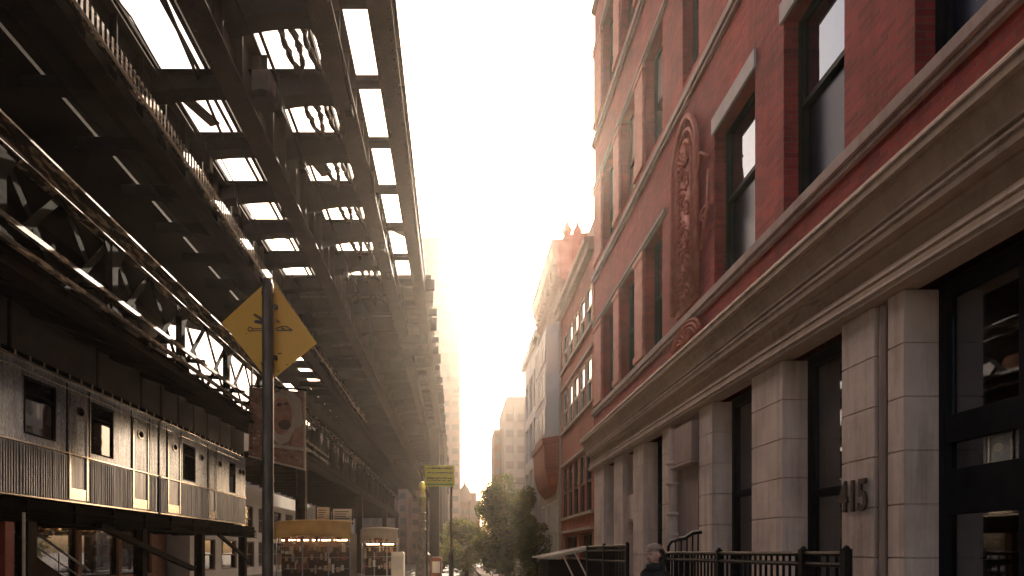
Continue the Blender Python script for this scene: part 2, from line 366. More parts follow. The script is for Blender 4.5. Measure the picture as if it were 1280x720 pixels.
# entablature: profile (out, z) swept along the facade
def prof(lst): return [(D - o, z) for o, z in lst]
zc = lambda r, o: EZ + r * (D - o)
pts = [(-.05, zc(.93, .4)), (.40, zc(.905, .4)), (.44, zc(.895, .44)), (.44, zc(.868, .44)), (.385, zc(.868, .44)), (.385, zc(.868, .44) - .03),
       (.36, zc(.845, .36)), (.31, zc(.80, .31)), (.285, zc(.783, .285)), (.285, zc(.783, .285) - .03), (.25, zc(.783, .285) - .03),
       (.25, zc(.733, .25)), (.13, zc(.733, .25)), (.13, zc(.733, .25) - .02), (.10, zc(.733, .25) - .05), (.08, zc(.66, .08)), (.13, zc(.655, .1)), (.13, zc(.640, .13)), (.16, zc(.638, .16)),
       (.16, zc(.607, .16)), (-.12, zc(.607, .16)), (-.12, zc(.90, .4))]
e = MB(); e.prism(prof(pts), Y0, Y1 + .12, 'y'); e.build('entablature', 'cornice', bb)
ze = zc(.607, .16)
# fine fillets on the entablature
f_ = MB()
for o_, z_ in ((.45, zc(.893, .44)), (.262, zc(.757, .25)), (.145, zc(.647, .13)), (.172, zc(.622, .16))): f_.box(D - o_ - .012, D - o_ + .02, Y0, Y1 + .13, z_ - .012, z_ + .012)
f_.build('fillet', 'stone', bb)
def pier(yn, yf, X=D - .03, deep=.5, joints=True, cap=True, name='pier', mat='stone', z1=None, z0=0.0):
    p = MB(); top = (z1 or ze) - .003; n = 8; hh = (top - z0) / n
    for k in range(n):   # stone courses with recessed joints
        gap = .006
        p.box(X, X + deep, yn, yf, z0 + k * hh + gap, z0 + (k + 1) * hh - gap)
        p.box(X + .012, X + deep - .012, yn + .012, yf - .012, z0 + k * hh - gap, z0 + k * hh + gap)
    return p.build(name, mat, bb, bevel=.008)
pier(5.34, 5.54); pier(5.72, 6.2)
ch = MB(); ch.box(D + .03, D + .3, 5.54, 5.72, 0, ze - .003); ch.tube([(D - .0, 5.63, .2), (D - .0, 5.63, ze - .05)], .035, 8); ch.build('drainpipe_channel', 'stone_trim', bb)
pier(7.33, 8.09); pier(9.34, 9.84); pier(11.15, 11.6); pier(12.78, 13.5); pier(14.35, 15.15); pier(16.2, 17.3)
pier(3.2 - 1.0, 3.2); pier(-.4, .3); pier(-3.2, -2.5); pier(-6, -5.2)
# recessed carved bay between the piers
cb = MB(); cb.box(D + .08, D + .3, 9.85, 11.14, 0, ze - .004); cb.box(D + .02, D + .079, 9.98, 10.95, .3, 3.2)
cb.box(D - .12, D + .075, 9.95, 10.75, 3.25, 3.95); cb.box(D - .16, D + .07, 9.9, 10.85, 3.18, 3.24); cb.build('carved_bay', 'stone_trim', bb, bevel=.02)
sc = MB(); sc.tube([(D - .02, 11.0, .1), (D - .02, 11.0, 1.6), (D - .06, 11.02, 1.9), (D - .02, 11.0, 2.2), (D - .02, 11.0, 4.0)], [.1, .1, .13, .1, .1], 12)
for z in (1.9, 2.3, 2.9, 3.3): sc.lathe(D - .02, 11.0, [(.1, z), (.15, z + .02), (.15, z + .06), (.1, z + .08)], 12)
sc.build('engaged_column', 'stone', bb, smooth=False)
# central infill panel between window and door
ip = MB(); ip.box(D + .1, D + .35, 13.5, 14.35, 2.35, 3.05); ip.box(D + .06, D + .1, 13.55, 14.3, 2.42, 2.98); ip.build('spandrel_panel', 'stone', bb, bevel=.01)
# ground floor glazing
def shopwin(ya, yb, z0, z1, trans, X=D + .3, mull=()):
    m = MB(); m.box(X, X + .12, ya, ya + .09, z0, z1); m.box(X, X + .12, yb - .09, yb, z0, z1)
    m.box(X, X + .12, ya + .09, yb - .09, z1 - .12, z1); m.box(X, X + .12, ya + .09, yb - .09, z0, z0 + .25)
    for t, h in trans: m.box(X + .005, X + .115, ya + .09, yb - .09, t, t + h)
    for y in mull: m.box(X + .01, X + .11, y - .04, y + .04, z0 + .25, z1 - .12)
    w_ = m.build('shop_window', 'frame', bb, bevel=.006)
    lv = [z0 + .25] + [t for t, h in trans] + [z1 - .12]; hs = [0] + [h for t, h in trans]
    for k in range(len(lv) - 1):
        p = MB(); p.box(X + .05, X + .062, ya + .091, yb - .091, lv[k] + hs[k] + .001, lv[k + 1] - .001); p.build('pane', 'clear', w_)
    return w_
shopwin(3.2, 5.34, .1, ze - .004, ((2.62, .26), (1.95, .42)), mull=(4.55,))
shopwin(.3, 2.2, .1, ze - .004, ((2.62, .26),)); shopwin(-2.5, -.4, .1, ze - .004, ((2.62, .26),)); shopwin(-5.2, -3.2, .1, ze - .004, ((2.62, .26),))
shopwin(6.2, 7.33, .1, ze - .004, ((2.3, .1),))
shopwin(8.09, 9.34, .1, ze - .004, ((2.5, .1),))
shopwin(11.6, 12.78, .1, ze - .004, ((2.6, .1),))
shopwin(13.5, 14.35, 3.05, ze - .004, ())
shopwin(15.15, 16.2, .1, ze - .004, ((2.6, .1),))
d = MB(); d.box(D + .3, D + .36, 13.55, 14.3, .13, 2.33); d.box(D + .28, D + .3, 13.65, 14.2, 1.2, 2.2); dd = d.build('door', 'frame_brown', bb, bevel=.01)
k_ = MB(); k_.tube([(D + .26, 13.66, 1.05), (D + .26, 13.66, 1.25)], .02, 8); k_.build('handle', 'train_bright', dd)
# dim interior shell behind the shop glass
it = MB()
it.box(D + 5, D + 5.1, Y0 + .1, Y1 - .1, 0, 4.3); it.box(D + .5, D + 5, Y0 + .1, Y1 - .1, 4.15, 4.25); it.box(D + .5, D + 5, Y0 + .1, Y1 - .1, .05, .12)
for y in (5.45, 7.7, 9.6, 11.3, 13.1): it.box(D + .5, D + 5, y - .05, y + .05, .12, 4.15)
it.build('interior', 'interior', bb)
# street number carved in dark metal
def text_mesh(body, size, mat, parent, mtx, name='sign_print', ext=.012):
    cu = bpy.data.curves.new('tmp', 'FONT'); cu.body = body; cu.size = size; cu.extrude = ext; cu.align_x = 'CENTER'; cu.offset = .008
    to = bpy.data.objects.new('tmp', cu); C.objects.link(to); bpy.context.view_layer.update()
    dg = bpy.context.evaluated_depsgraph_get(); me = bpy.data.meshes.new_from_object(to.evaluated_get(dg)); bpy.data.objects.remove(to)
    me.transform(mtx); me.materials.clear(); me.materials.append(M[mat])
    o = bpy.data.objects.new(name, me); C.objects.link(o)
    if parent: o.parent = parent; o.matrix_parent_inverse = Matrix.Translation(-parent_world(parent))
    return o
mt = Matrix.Translation((D - .05, 6.0, 2.04)) @ Matrix(((0, 0, -1, 0), (-1, 0, 0, 0), (0, 1, 0, 0), (0, 0, 0, 1))) @ Matrix.Diagonal((.62, 1, 1, 1))
text_mesh('415', .47, 'black_faded', bb, mt, 'street_number')
# tall relief panel with arch, scrolls and leaves; small arched relief under the band
def arc(cy, cz, ry, rz, a0, a1, n=18): return [(cy + ry * math.cos(a0 + (a1 - a0) * k / n), cz + rz * math.sin(a0 + (a1 - a0) * k / n)) for k in range(n + 1)]
rp = MB(); yc = 10.42; X = D
zb0, zt0 = zr(1.05), zr(1.66)
rp.box(X - .03, X + .02, yc - .5, yc + .5, zb0, zt0); 
for ry, dx, rr in ((.55, .06, .05), (.42, .05, .03), (.30, .05, .035)):
    pth = [(X - dx, yc + ry, zb0 + .1)] + [(X - dx, a, b) for a, b in arc(yc, zt0, ry, ry * 1.6, 0, math.pi)] + [(X - dx, yc - ry, zb0 + .1)]
    rp.tube(pth, rr, 6)
random.seed(3)
def scroll(cy, cz, r0, turns, sgn, rr=.028, dx=.06):
    n = int(14 * turns); return rp.tube([(X - dx - .02 * math.sin(k), cy + sgn * r0 * (1 - k / n * .85) * math.cos(k / 14 * 6.283), cz + 1.2 * r0 * (1 - k / n * .85) * math.sin(k / 14 * 6.283)) for k in range(n)], [rr * (1 - .5 * k / n) for k in range(n)], 5)
for k in range(11):
    scroll(yc + (.14 if k % 2 else -.14), zb0 + .25 + k * .26, .14, 1.6, 1 if k % 2 else -1)
for k in range(70):   # leaves
    y = yc + random.uniform(-.26, .26); z = random.uniform(zb0 + .15, zt0 + .45); a = random.uniform(0, 6.28); L = random.uniform(.06, .14)
    rp.tube([(X - .03, y, z), (X - .085, y + L * .5 * math.cos(a), z + L * .5 * math.sin(a)), (X - .04, y + L * math.cos(a), z + L * math.sin(a))], [.012, .03, .004], 5)
# shell head inside the arch
for k in range(9):
    a = math.pi * (k + .5) / 9; rp.tube([(X - .03, yc, zt0 + .05), (X - .09, yc + .2 * math.cos(a), zt0 + .05 + .36 * math.sin(a))], [.01, .03], 5)
rp.build('relief_panel', 'terracotta', bb, smooth=True)
rp = MB(); yc = 9.42
scroll(yc + .1, zr(1.33), .16, 1.7, 1, .03); rp.tube([(X - .05, yc + .3, zr(1.22)), (X - .08, yc - .02, zr(1.36)), (X - .04, yc + .02, zr(1.5))], .03, 6)
rp.tube([(X - .05, yc + .45, zr(1.52)), (X - .09, yc + .22, zr(1.6)), (X - .05, yc + .02, zr(1.55))], .03, 6)
rp.build('relief_scroll', 'terracotta', bb, smooth=True)
for yc in (10.35,):
    rp = MB(); zz = zr(.905)
    for ry in (.62, .5, .38): rp.tube([(X - .06, a, b) for a, b in arc(yc, zz, ry, .33 * ry / .62, 0, math.pi)], .03 if ry > .4 else .02, 6)
    rp.prism(arc(yc, zz, .6, .32, 0, math.pi), X - .04, X + .02, 'x')
    for k in range(7):
        a = math.pi * (k + .5) / 7; rp.tube([(X - .04, yc, zz), (X - .08, yc + .3 * math.cos(a), zz + .16 * math.sin(a))], [.01, .03], 5)
    rp.build('relief_arch', 'terracotta', bb, smooth=True)
rp = MB(); X = D - .08
scroll(6.55, zc(.69, .08), .09, 1.5, 1, .014, 0.02)
for k in range(3): rp.tube([(X - .02, 6.4 + k * .04, zc(.675, .08)), (X - .045, 6.75, zc(.70 + k * .008, .08)), (X - .02, 7.05, zc(.68, .08))], .012, 5)
rp.build('frieze_carving', 'cornice', bb, smooth=True)
# things seen through the shop glass
for i, (x, y, z, lab) in enumerate(((D + 1.3, 6.9, 3.75, 'lit brass pendant lamp hanging highest behind the narrow shop window beside the street number pier'),
                                    (D + 1.2, 7.15, 3.42, 'lit brass pendant lamp hanging just below the highest one behind the same narrow window'))):
    t = thing('pendant_lamp', lab, 'lamp', (x, y, z), 'pendant lamps inside the shop')
    m_ = MB(); m_.tube([(x, y, z + .2), (x, y, 4.15)], .008, 5); m_.build('cord', 'iron', t)
    m_ = MB(); m_.lathe(x, y, [(.03, z + .2), (.12, z + .12), (.17, z)], 14); m_.build('lamp_shade', 'curtain', t)
    m_ = MB(); m_.lathe(x, y, [(.02, z + .03), (.09, z), (.1, z - .05), (.03, z - .1)], 12); m_.build('bulb', 'lamp_warm', t, smooth=True)
t = MB(); t.box(D + 1.6, D + 1.62, 4.25, 4.48, 1.72, 1.9); tag(t.build('lit_notice', 'lamp_amber'), 'small square amber light glowing inside the large dark shop window', 'light')
t = thing('shop_counter', 'dark counter with a pale top edge inside the large shop window at lower right', 'counter', (D + 1.3, 4.2, .12))
m_ = MB(); m_.box(D + 1.0, D + 1.5, 3.4, 5.0, .12, 1.5); m_.build('cabinet', 'interior', t); m_ = MB(); m_.box(D + .95, D + 1.55, 3.35, 5.05, 1.5, 1.54); m_.build('countertop', 'cream', t)
t = thing('table_lamp', 'small lit lamp on a sill low in the narrow window beside the street number', 'lamp', (D + .8, 6.85, 1.5))
m_ = MB(); m_.lathe(D + .8, 6.85, [(.06, 1.45), (.02, 1.5), (.035, 1.62), (.012, 1.75)], 10); m_.build('lamp_base', 'train_bright', t, smooth=True)
m_ = MB(); m_.lathe(D + .8, 6.85, [(.1, 1.78), (.09, 1.8), (.06, 1.84)], 12); m_.build('lamp_shade', 'lamp_warm', t)
m_ = MB(); m_.box(D + .6, D + 1.0, 6.35, 7.2, .12, 1.45); tag(m_.build('side_table', 'interior'), 'dark sideboard under the small lit lamp behind the narrow window', 'sideboard')

# ================================================================ RIGHT: farther buildings
def simple_window_row(parent, X, spans, rows, fm, gm, fw=.06, mullion=True):
    for za, zb in rows:
        for ya, yb in spans: sash(parent, X, ya, yb, za, zb, fm=fm, up=gm, lo=gm, fw=fw, cross=mullion)
b2 = thing('orange_brick_building', 'orange brick building with rows of glowing pale windows just past the tall red brick one', 'building', (D, 20, 0))
y0, y1 = 17.5, 22.9; z2 = 11.3
spans = [(17.85, 18.55), (18.8, 19.5), (19.8, 20.5), (20.8, 21.5), (21.8, 22.5)]
rows = [(zr(.31), zr(.77)), (zr(1.12), zr(1.47)), (zr(1.69), zr(2.0))]
w = MB(); o2 = [(a, b, c, d_) for a, b in spans for c, d_ in rows] + [(17.8, 19.6, .5, zr(.15)), (20, 22.4, .5, zr(.15))]
facade(w, D + .02, y0, y1, 0, z2, o2, .2); w.add([(D + .02, y0, 0), (D + 9, y0, 0), (D + 9, y0, z2), (D + .02, y0, z2)], [(0, 1, 2, 3)])
w.add([(D + .02, y1, 0), (D + 9, y1, 0), (D + 9, y1, z2), (D + .02, y1, z2)], [(0, 1, 2, 3)]); w.add([(D + 9, y0, 0), (D + 9, y1, 0), (D + 9, y1, z2), (D + 9, y0, z2)], [(0, 1, 2, 3)])
w.build('wall', 'brick_orange', b2)
simple_window_row(b2, D + .03, spans, [rows[0]], 'frame_brown', 'glass_upper', fw=.04, mullion=False); simple_window_row(b2, D + .025, spans, rows[1:], 'cream', 'glass_upper', fw=.035, mullion=False)
for a, b in ((17.8, 19.6), (20, 22.4)): sash(b2, D + .12, a, b, .5, zr(.15), fm='frame_brown', up='glass', lo='glass', cross=True)
for z, o in ((zr(.17), .1), (zr(.29), .09), (zr(.79), .06), (zr(1.09), .08), (zr(1.5), .06), (zr(1.66), .08)):
    s = MB(); s.box(D - o, D + .1, y0 + .01, y1, z, z + .09); s.build('sill_band', 'cornice', b2)
s = MB(); s.box(D - .3, D + 9, y0 + .01, y1 - .01, z2, z2 + .18); s.box(D - .18, D + 9, y0 + .01, y1 - .01, z2 - .25, z2 - .001); s.box(D + .01, D + .25, y0 + .01, y1 - .01, z2 + .18, z2 + .7); s.build('cornice', 'cornice', b2)
# tan building with big cornice and corbelled bay
b3 = thing('corniced_tan_building', 'hazy tan building with a heavy roof cornice and rooftop finials behind the orange brick one', 'building', (D, 25, 0))
y0, y1, z3 = 23.0, 28.5, 14.3
w = MB(); w.box(D, D + 9, y0, y1, 0, z3); w.build('wall', 'brick_tan', b3)
s = MB(); s.prism([(D + 9, z3), (D - .42, z3), (D - .48, z3 - .25), (D - .4, z3 - .3), (D - .36, z3 - .7), (D - .2, z3 - .9), (D - .16, z3 - 1.5), (D + .1, z3 - 1.7), (D + 9, z3 - .3)], y0 - .3, y1 + .2, 'y'); s.build('cornice', 'cornice', b3)
for k in range(9): s = MB(); s.box(D - .34, D - .15, y0 + k * .62, y0 + .25 + k * .62, z3 - 1.35, z3 - .92); s.build('cornice_bracket', 'cornice', b3)
s = MB(); s.prism([(D + .1, z3 + .0), (D + .1, z3 + .25), (D + .5, z3 + .35), (D + 1.4, z3 + .45), (D + 2.2, z3 + .8), (D + 9, z3 + .8), (D + 9, z3)], y0 - .02, y0 + .3, 'y'); s.build('parapet', 'brick_tan', b3)
for i, (dx, dy) in enumerate(((.3, .2), (.75, .3))):
    f = MB(); x, y = D + dx, y0 + dy
    f.lathe(x, y, [(.16, z3), (.16, z3 + .25), (.08, z3 + .32), (.18, z3 + .5), (.2, z3 + .65), (.1, z3 + .8), (.04, z3 + 1.0), (.02, z3 + 1.2)], 12); f.build('finial', 'cornice', b3, smooth=True)
bay = MB(); bay.prism([(D, 23.3), (D - .45, 23.9), (D - .45, 27.2), (D, 27.8)], H(4.85), H(9.6), 'z'); byo = bay.build('bay', 'white_facade', b3)
for k in range(4):
    for z in (H(5.1), H(6.7), H(8.2)):
        s = MB(); y = 24.0 + k * .8; s.box(D - .49, D - .46, y, y + .62, z, z + 1.15); s.build('window', 'glass_pale', b3)
for z in (H(5.2), H(7.6)):
    s = MB(); s.add([(D - .06, 23.30, z), (D - .42, 23.81, z), (D - .42, 23.81, z + 1.6), (D - .06, 23.30, z + 1.6)], [(0, 1, 2, 3)]); s.build('window', 'glass_pale', b3)
cb = MB()
ring = lambda o, z, t: [(D, 23.3 + t, z), (D - o, 23.9 + t * .5, z), (D - o, 27.2 - t * .5, z), (D, 27.8 - t, z)]
lv = [(.62, H(4.85), -.05), (.62, H(4.6), -.05), (.55, H(4.55), 0), (.5, H(3.6), 0), (.35, H(2.9), .3), (.05, H(2.5), .8)]
vs = []; fs = []
for o, z, t in lv: vs += ring(o, z, t)
for i in range(len(lv) - 1):
    for k in range(3): fs.append((i * 4 + k, i * 4 + k + 1, i * 4 + 5 + k, i * 4 + 4 + k))
fs += [(0, 1, 2, 3), tuple(len(vs) - 4 + k for k in range(4))]
cb.add(vs, fs); cb.build('corbel', 'brick_orange', b3)
for k in range(3): sash(b3, D - .08, 23.4 + k * 1.6, 24.5 + k * 1.6, 1.2, H(2.2), fm='cream', up='glass_pale', lo='glass_pale', cross=True)
b4 = thing('white_glazed_building', 'pale white facade with tall glazed bays fading into haze beyond the tan corniced building', 'building', (4.2, 31, 0))
w = MB(); o4 = [(29.0 + k * 1.75, 30.3 + k * 1.75, 1.6 + j * 2.6, 3.6 + j * 2.6) for k in range(3) for j in range(4)]
facade(w, 4.2, 28.6, 34.2, 0, 12.6, o4, .3); w.add([(4.2, 28.6, 0), (13, 28.6, 0), (13, 28.6, 12.6), (4.2, 28.6, 12.6)], [(0, 1, 2, 3)]); w.box(4.0, 13, 28.6, 34.4, 12.6, 13.0)
w.add([(4.2, 34.2, 0), (13, 34.2, 0), (13, 34.2, 12.6), (4.2, 34.2, 12.6)], [(0, 1, 2, 3)])
w.build('wall', 'white_facade', b4)
for a, b, c, d_ in o4: sash(b4, 4.35, a, b, c, d_, fm='cream', up='glass_pale', lo='glass_pale', cross=True)
# distant towers
def tower(name, label, x0, x1, y, dep, h, mat, win=True, steps=(), fl=3.4, bayw=2.4, wm='glass'):
    t = thing(name, label, 'building', ((x0 + x1) / 2, y, 0))
    m_ = MB(); m_.box(x0, x1, y, y + dep, 0, h); m_.build('wall', mat, t)
    for (a, b, hh) in steps: s = MB(); s.box(a, b, y + 1, y + dep - 1, h, hh); s.build('penthouse', mat, t)
    if win:
        n = int(h / fl); k = max(2, int((x1 - x0) / bayw)); bw = (x1 - x0) / k
        for j in range(1, n):
            s = MB(); s.box(x0 + bw * .18, x1 - bw * .18, y - .06, y - .01, j * fl + .3, j * fl + 1.1)
            for i in range(1, k): pass
            s.build('window_strip', wm, t)
        s = MB()
        for i in range(k + 1): s.box(x0 + i * bw - bw * .16 if i else x0, x0 + i * bw + bw * .16 if i < k else x1, y - .16, y - .001, 0, h)
        s.build('mullion', mat, t)
    return t
M['far_glass'] = worn('far_window_glass', (.10, .085, .075), (.16, .13, .11), .3, .4, bs=0)
def T2(name, label, x0, x1, y, dep, h, mat, steps=(), **kw):
    return tower(name, label, x0 / 2, x1 / 2, y / 2, dep / 2, h / 2 + .8, mat, steps=[(a / 2, b / 2, c / 2 + .8) for a, b, c in steps], fl=1.7, bayw=kw.get('bayw', 2.4) / 2, wm='far_glass')
T2('skyscraper', 'tall hazy tan skyscraper at the end of the street beside the sun glow', -13, 1.25, 160, 22, 91.5, 'tower')
par = T2('domed_building', 'small hazy building with a rounded roof at the foot of the skyscraper', 1.3, 4.0, 165, 12, 16, 'far_dark')
dm = MB(); dm.lathe(1.32, 85, [(1.15, 8.8), (1.1, 9.5), (.95, 10.5), (.6, 11.3), (.2, 11.8), (.05, 12.5)], 16); dm.build('roof_dome', 'far_dark', par, smooth=True)
T2('stepped_building', 'hazy brown stepped apartment block right of the domed building', 4.2, 7.2, 168, 12, 17, 'far_dark', steps=((4.5, 6.2, 19.6),))
T2('grey_apartment_tower', 'pale grey concrete apartment tower behind the big street tree', 10.3, 20, 120, 14, 33.5, 'grey_far', steps=((11, 16, 35.5),))
T2('brown_office_block', 'hazy brown office block closing the view under the far end of the elevated railway', -60, -13.2, 152, 20, 36, 'far_dark')
T2('brown_apartment_tower', 'narrow brown brick tower left of the pale grey apartment tower', 8.7, 11.5, 128, 10, 29.6, 'brick_brown', bayw=1.5)

# ================================================================ ELEVATED RAILWAY
el = thing('elevated_railway', 'dark riveted steel elevated railway with open cross beams over the left of the street', 'railway', (-4, 20, 0))
YE = 72
def stringer(X0, X1, hb, ht, mat, y0=-8, y1=YE, riv=True, stiff=True, fl=.03):
    m_ = MB(); xc = (X0 + X1) / 2
    m_.box(X0, X1, y0, y1, H(hb), H(hb) + fl); m_.box(X0, X1, y0, y1, H(ht) - fl, H(ht)); m_.box(xc - .02, xc + .02, y0, y1, H(hb) + fl, H(ht) - fl)
    for s in (-1, 1): m_.box(xc + s * .02, xc + s * .1, y0, y1, H(hb) + fl, H(hb) + fl + .02); m_.box(xc + s * .02, xc + s * .035, y0, y1, H(hb) + fl + .02, H(hb) + fl + .12)
    if stiff:
        y = 2.0
        while y < 45: m_.box(X0 + .04, X1 - .04, y - .012, y + .012, H(hb) + fl + .001, H(ht) - fl - .001); y += .7
    if riv:
        pts = []; y = 4.0
        while y < 30:
            pts += [(X0 + .05, y, H(hb)), (X1 - .05, y, H(hb))]; y += .16
        m_.rivets(pts, .018)
    return m_.build('stringer', mat, el)
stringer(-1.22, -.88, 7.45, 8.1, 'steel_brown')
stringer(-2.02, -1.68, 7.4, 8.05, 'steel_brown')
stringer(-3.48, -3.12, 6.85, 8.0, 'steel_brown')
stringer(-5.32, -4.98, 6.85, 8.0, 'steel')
# cross beams, one every 1.4 m
def dup_part(o, dy=None):
    c = o.copy(); C.objects.link(c); c.parent = o.parent; c.matrix_parent_inverse = o.matrix_parent_inverse.copy()
    if dy is not None: c.location = (o.location[0], o.location[1] + dy, o.location[2])
    return c
M_cb = None; base_y = 9.4; k0 = -5
cross = None
def cross_mesh():
    m_ = MB()
    top = H(8.0); t = .012
    def web(p): m_.prism(p, -t, t, 'y')
    # bays: right shallow, middle and left haunched
    web([(-1.68, top), (-1.22, top), (-1.22, H(7.86)), (-1.68, H(7.86))]); m_.box(-1.68, -1.22, -.09, .09, H(7.84), H(7.86))
    for (xa, xb, ha, hb_, hm) in ((-3.28, -1.85, 7.45, 7.58, 7.64),):
        bay(m_, web, top, xa, xb, ha, hb_, hm)
    return m_
def cross_mid():
    m_ = MB(); top = H(8.0); t = .012
    def web(p): m_.prism(p, -t, t, 'y')
    bay(m_, web, top, -5.13, -3.32, 7.6, 7.66, 7.74); return m_
def bay(m_, web, top, xa, xb, ha, hb_, hm):
    if True:
        n = 8; bot = []
        for i in range(n + 1):
            s = i / n; h = (ha * (1 - s) + hb_ * s) + (hm - (ha + hb_) / 2) * math.sin(math.pi * s) * .6; bot.append((xa + (xb - xa) * s, H(h)))
        web([(xa, top), (xb, top)] + bot[::-1])
        for i in range(n): m_.bar((bot[i][0], 0, bot[i][1]), (bot[i + 1][0], 0, bot[i + 1][1]), .26, .02, up=(0, 0, 1))
        m_.rivets([(xa + (xb - xa) * (i + .5) / 14, -.02, top - .06) for i in range(14)], .02, (0, -1, 0))
        m_.rivets([(xa + (xb - xa) * (i + .5) / 14, -.02, bot[int((i + .5) / 14 * n)][1] + .07) for i in range(14)], .02, (0, -1, 0))
        m_.box(xa, xb, -.11, .11, top, top + .02)
        for xx in (xa + .3, xb - .3): m_.bar((xx, -.03, bot[4][1] - .02), (xx, -.03, top), .05, .05)
# the left bays (dark, under the solid deck)
def cross_left():
    m_ = MB(); m_.prism([(-7.3, H(8)), (-5.15, H(8)), (-5.15, H(7.4)), (-6.2, H(7.7)), (-7.3, H(7.74))], -.015, .015, 'y')
    m_.bar((-7.3, 0, H(7.74)), (-6.2, 0, H(7.7)), .2, .02); m_.bar((-6.2, 0, H(7.7)), (-5.15, 0, H(7.4)), .2, .02); return m_
protoA = protoB = None
k = -8
while base_y + 1.4 * k < YE - 1:
    y = base_y + 1.4 * k
    if protoA is None:
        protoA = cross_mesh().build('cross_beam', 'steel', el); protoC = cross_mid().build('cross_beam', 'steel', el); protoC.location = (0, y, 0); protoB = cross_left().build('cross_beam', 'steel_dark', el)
        cA, cB = protoA, protoB
    elif k < 44:
        cA = dup_part(protoA)
        if k != -1: cC = dup_part(protoC); cC.location = (0, y, 0)
        if k < 30: cB = dup_part(protoB); cB.location = (random.uniform(-.02, .02), y, 0)
    else: break
    cA.location = (random.uniform(-.01, .01), y, 0)
    if k == -8: cB.location = (0, y, 0)
    k += 1
# solid deck plates over the left side, open slit above the lattice girder
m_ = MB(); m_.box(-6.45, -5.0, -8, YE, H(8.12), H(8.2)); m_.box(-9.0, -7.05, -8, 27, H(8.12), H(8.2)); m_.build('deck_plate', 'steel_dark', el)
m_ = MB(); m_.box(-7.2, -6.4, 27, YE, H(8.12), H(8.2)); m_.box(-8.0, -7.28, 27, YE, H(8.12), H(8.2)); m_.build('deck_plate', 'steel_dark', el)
# sleepers from y=17 on, every .55 m; ragged ends on the right
m_ = MB(); y = 17.0
while y < YE:
    e_ = random.uniform(-.05, .12); m_.box(-6.3, -.82 + e_, y, y + .26, H(8.22), H(8.42)); y += .42 if y > 26 else .5
m_.build('sleeper', 'wood_tie', el, kind='stuff')
m_ = MB()
for x in (-2.4, -3.9, -4.35, -5.6): m_.box(x - .04, x + .04, -8, YE, H(8.43), H(8.56))
m_.build('rail', 'steel_dark', el)
m_ = MB(); m_.box(-6.3, -.95, 24.0, YE, H(8.6), H(8.66)); m_.build('deck_plate', 'wood_tie', el)
# thin cables and pipes crossing the open cells
for pts, r in (([(-4.35, -6, H(8.12)), (-4.3, 30, H(8.12))], .035), ([(-4.0, -6, H(8.3)), (-4.02, 30, H(8.25))], .012), ([(-3.9, 5.5, H(7.9)), (-4.5, 11, H(7.95))], .03),
               ([(-3.0, -6, H(7.95)), (-3.0, 30, H(7.95))], .03)):
    m_ = MB(); m_.tube(pts, r, 6); m_.build('conduit', 'steel', el)
base_y_ = 9.4
# ribbed cable tray fixed to the face of the fourth stringer
m_ = MB(); m_.box(-4.97, -4.93, 2, 30, H(7.02), H(7.3)); y = 2.0
while y < 30: m_.box(-4.93, -4.88, y, y + .05, H(7.0), H(7.32)); y += .11
m_.build('cable_tray', 'cream_tone', el)
m_ = MB(); m_.tube([(-4.8, 2, H(6.93)), (-4.8, 30, H(6.93))], .025, 6); m_.build('conduit', 'cream', el)
random.seed(23)
for xa, xb, yy, l in ((-4.95, -4.6, 9.6, 1.1), (-3.7, -3.4, 12.3, .8), (-2.5, -1.95, 15.4, .7), (-4.4, -3.5, 15.1, .5), (-3.1, -2.8, 11.0, 1.1), (-1.6, -1.25, 13.9, .45), (-4.8, -4.3, 13.7, .8)):
    m_ = MB(); m_.bar((xa, yy, H(8.06)), (xb, yy + l, H(8.09 + random.uniform(0, .08))), .22, .03); m_.build('loose_plank', 'wood_tie', el)
random.seed(17)
for xa, xb, y0c, n_, hh in ((-4.6, -3.9, 5, 9, 7.45), (-2.9, -2.4, 6, 8, 7.35), (-6.1, -5.6, 5, 9, 7.3), (-1.75, -1.3, 7.5, 7, 7.5)):
    pts = []
    for i in range(n_):
        for q in range(6):
            t_ = q / 6; y = y0c + (i + t_) * 2.8; pts.append((xa + (xb - xa) * (i + t_) / n_, y, H(hh) - .16 * math.sin(math.pi * t_) * random.uniform(.7, 1.3)))
    m_ = MB(); m_.tube(pts, .013, 5); m_.build('slack_cable', 'steel_dark', el)
for i in range(16):
    m_ = MB(); y = base_y_ + 1.4 * (i % 9) + .0; x = (-1.95, -3.1, -4.9, -3.55)[i % 4] + (0.12 if i % 4 != 3 else -.2); h_ = random.uniform(.12, .3)
    m_.box(x, x + .12, y - .2, y - .06, H(7.25), H(7.25 + h_)); m_.tube([(x + .06, y - .13, H(7.25 + h_)), (x + .06, y - .13, H(7.7))], .015, 5); m_.build('cable_box', 'steel', el)
# edge walkway brackets and hand-rail fittings on the right edge
y = 16.5
while y < 60:
    m_ = MB(); hh = random.uniform(.1, .45); m_.box(-.9, -.72 + random.uniform(0, .12), y, y + .12, H(7.75), H(7.75 + hh)); y += random.uniform(.7, 1.3); m_.build('edge_bracket', 'steel', el)
m_ = MB(); m_.tube([(-.78, 30, H(8.9)), (-.78, 70, H(8.9))], .03, 6); y = 30
while y < 70: m_.bar((-.78, y, H(8.3)), (-.78, y, H(8.9)), .05, .05); y += 1.8
m_.build('handrail', 'steel', el)
# signal gantry cage hanging on the far cells
for y in (19.0, 20.2, 21.4):
    m_ = MB(); m_.box(-2.0, -1.0, y, y + .1, H(7.1), H(7.25)); m_.box(-1.05, -.95, y, y + .1, H(7.1), H(7.5)); m_.box(-2.05, -1.95, y, y + .1, H(7.1), H(7.5)); m_.build('hanger', 'steel', el)
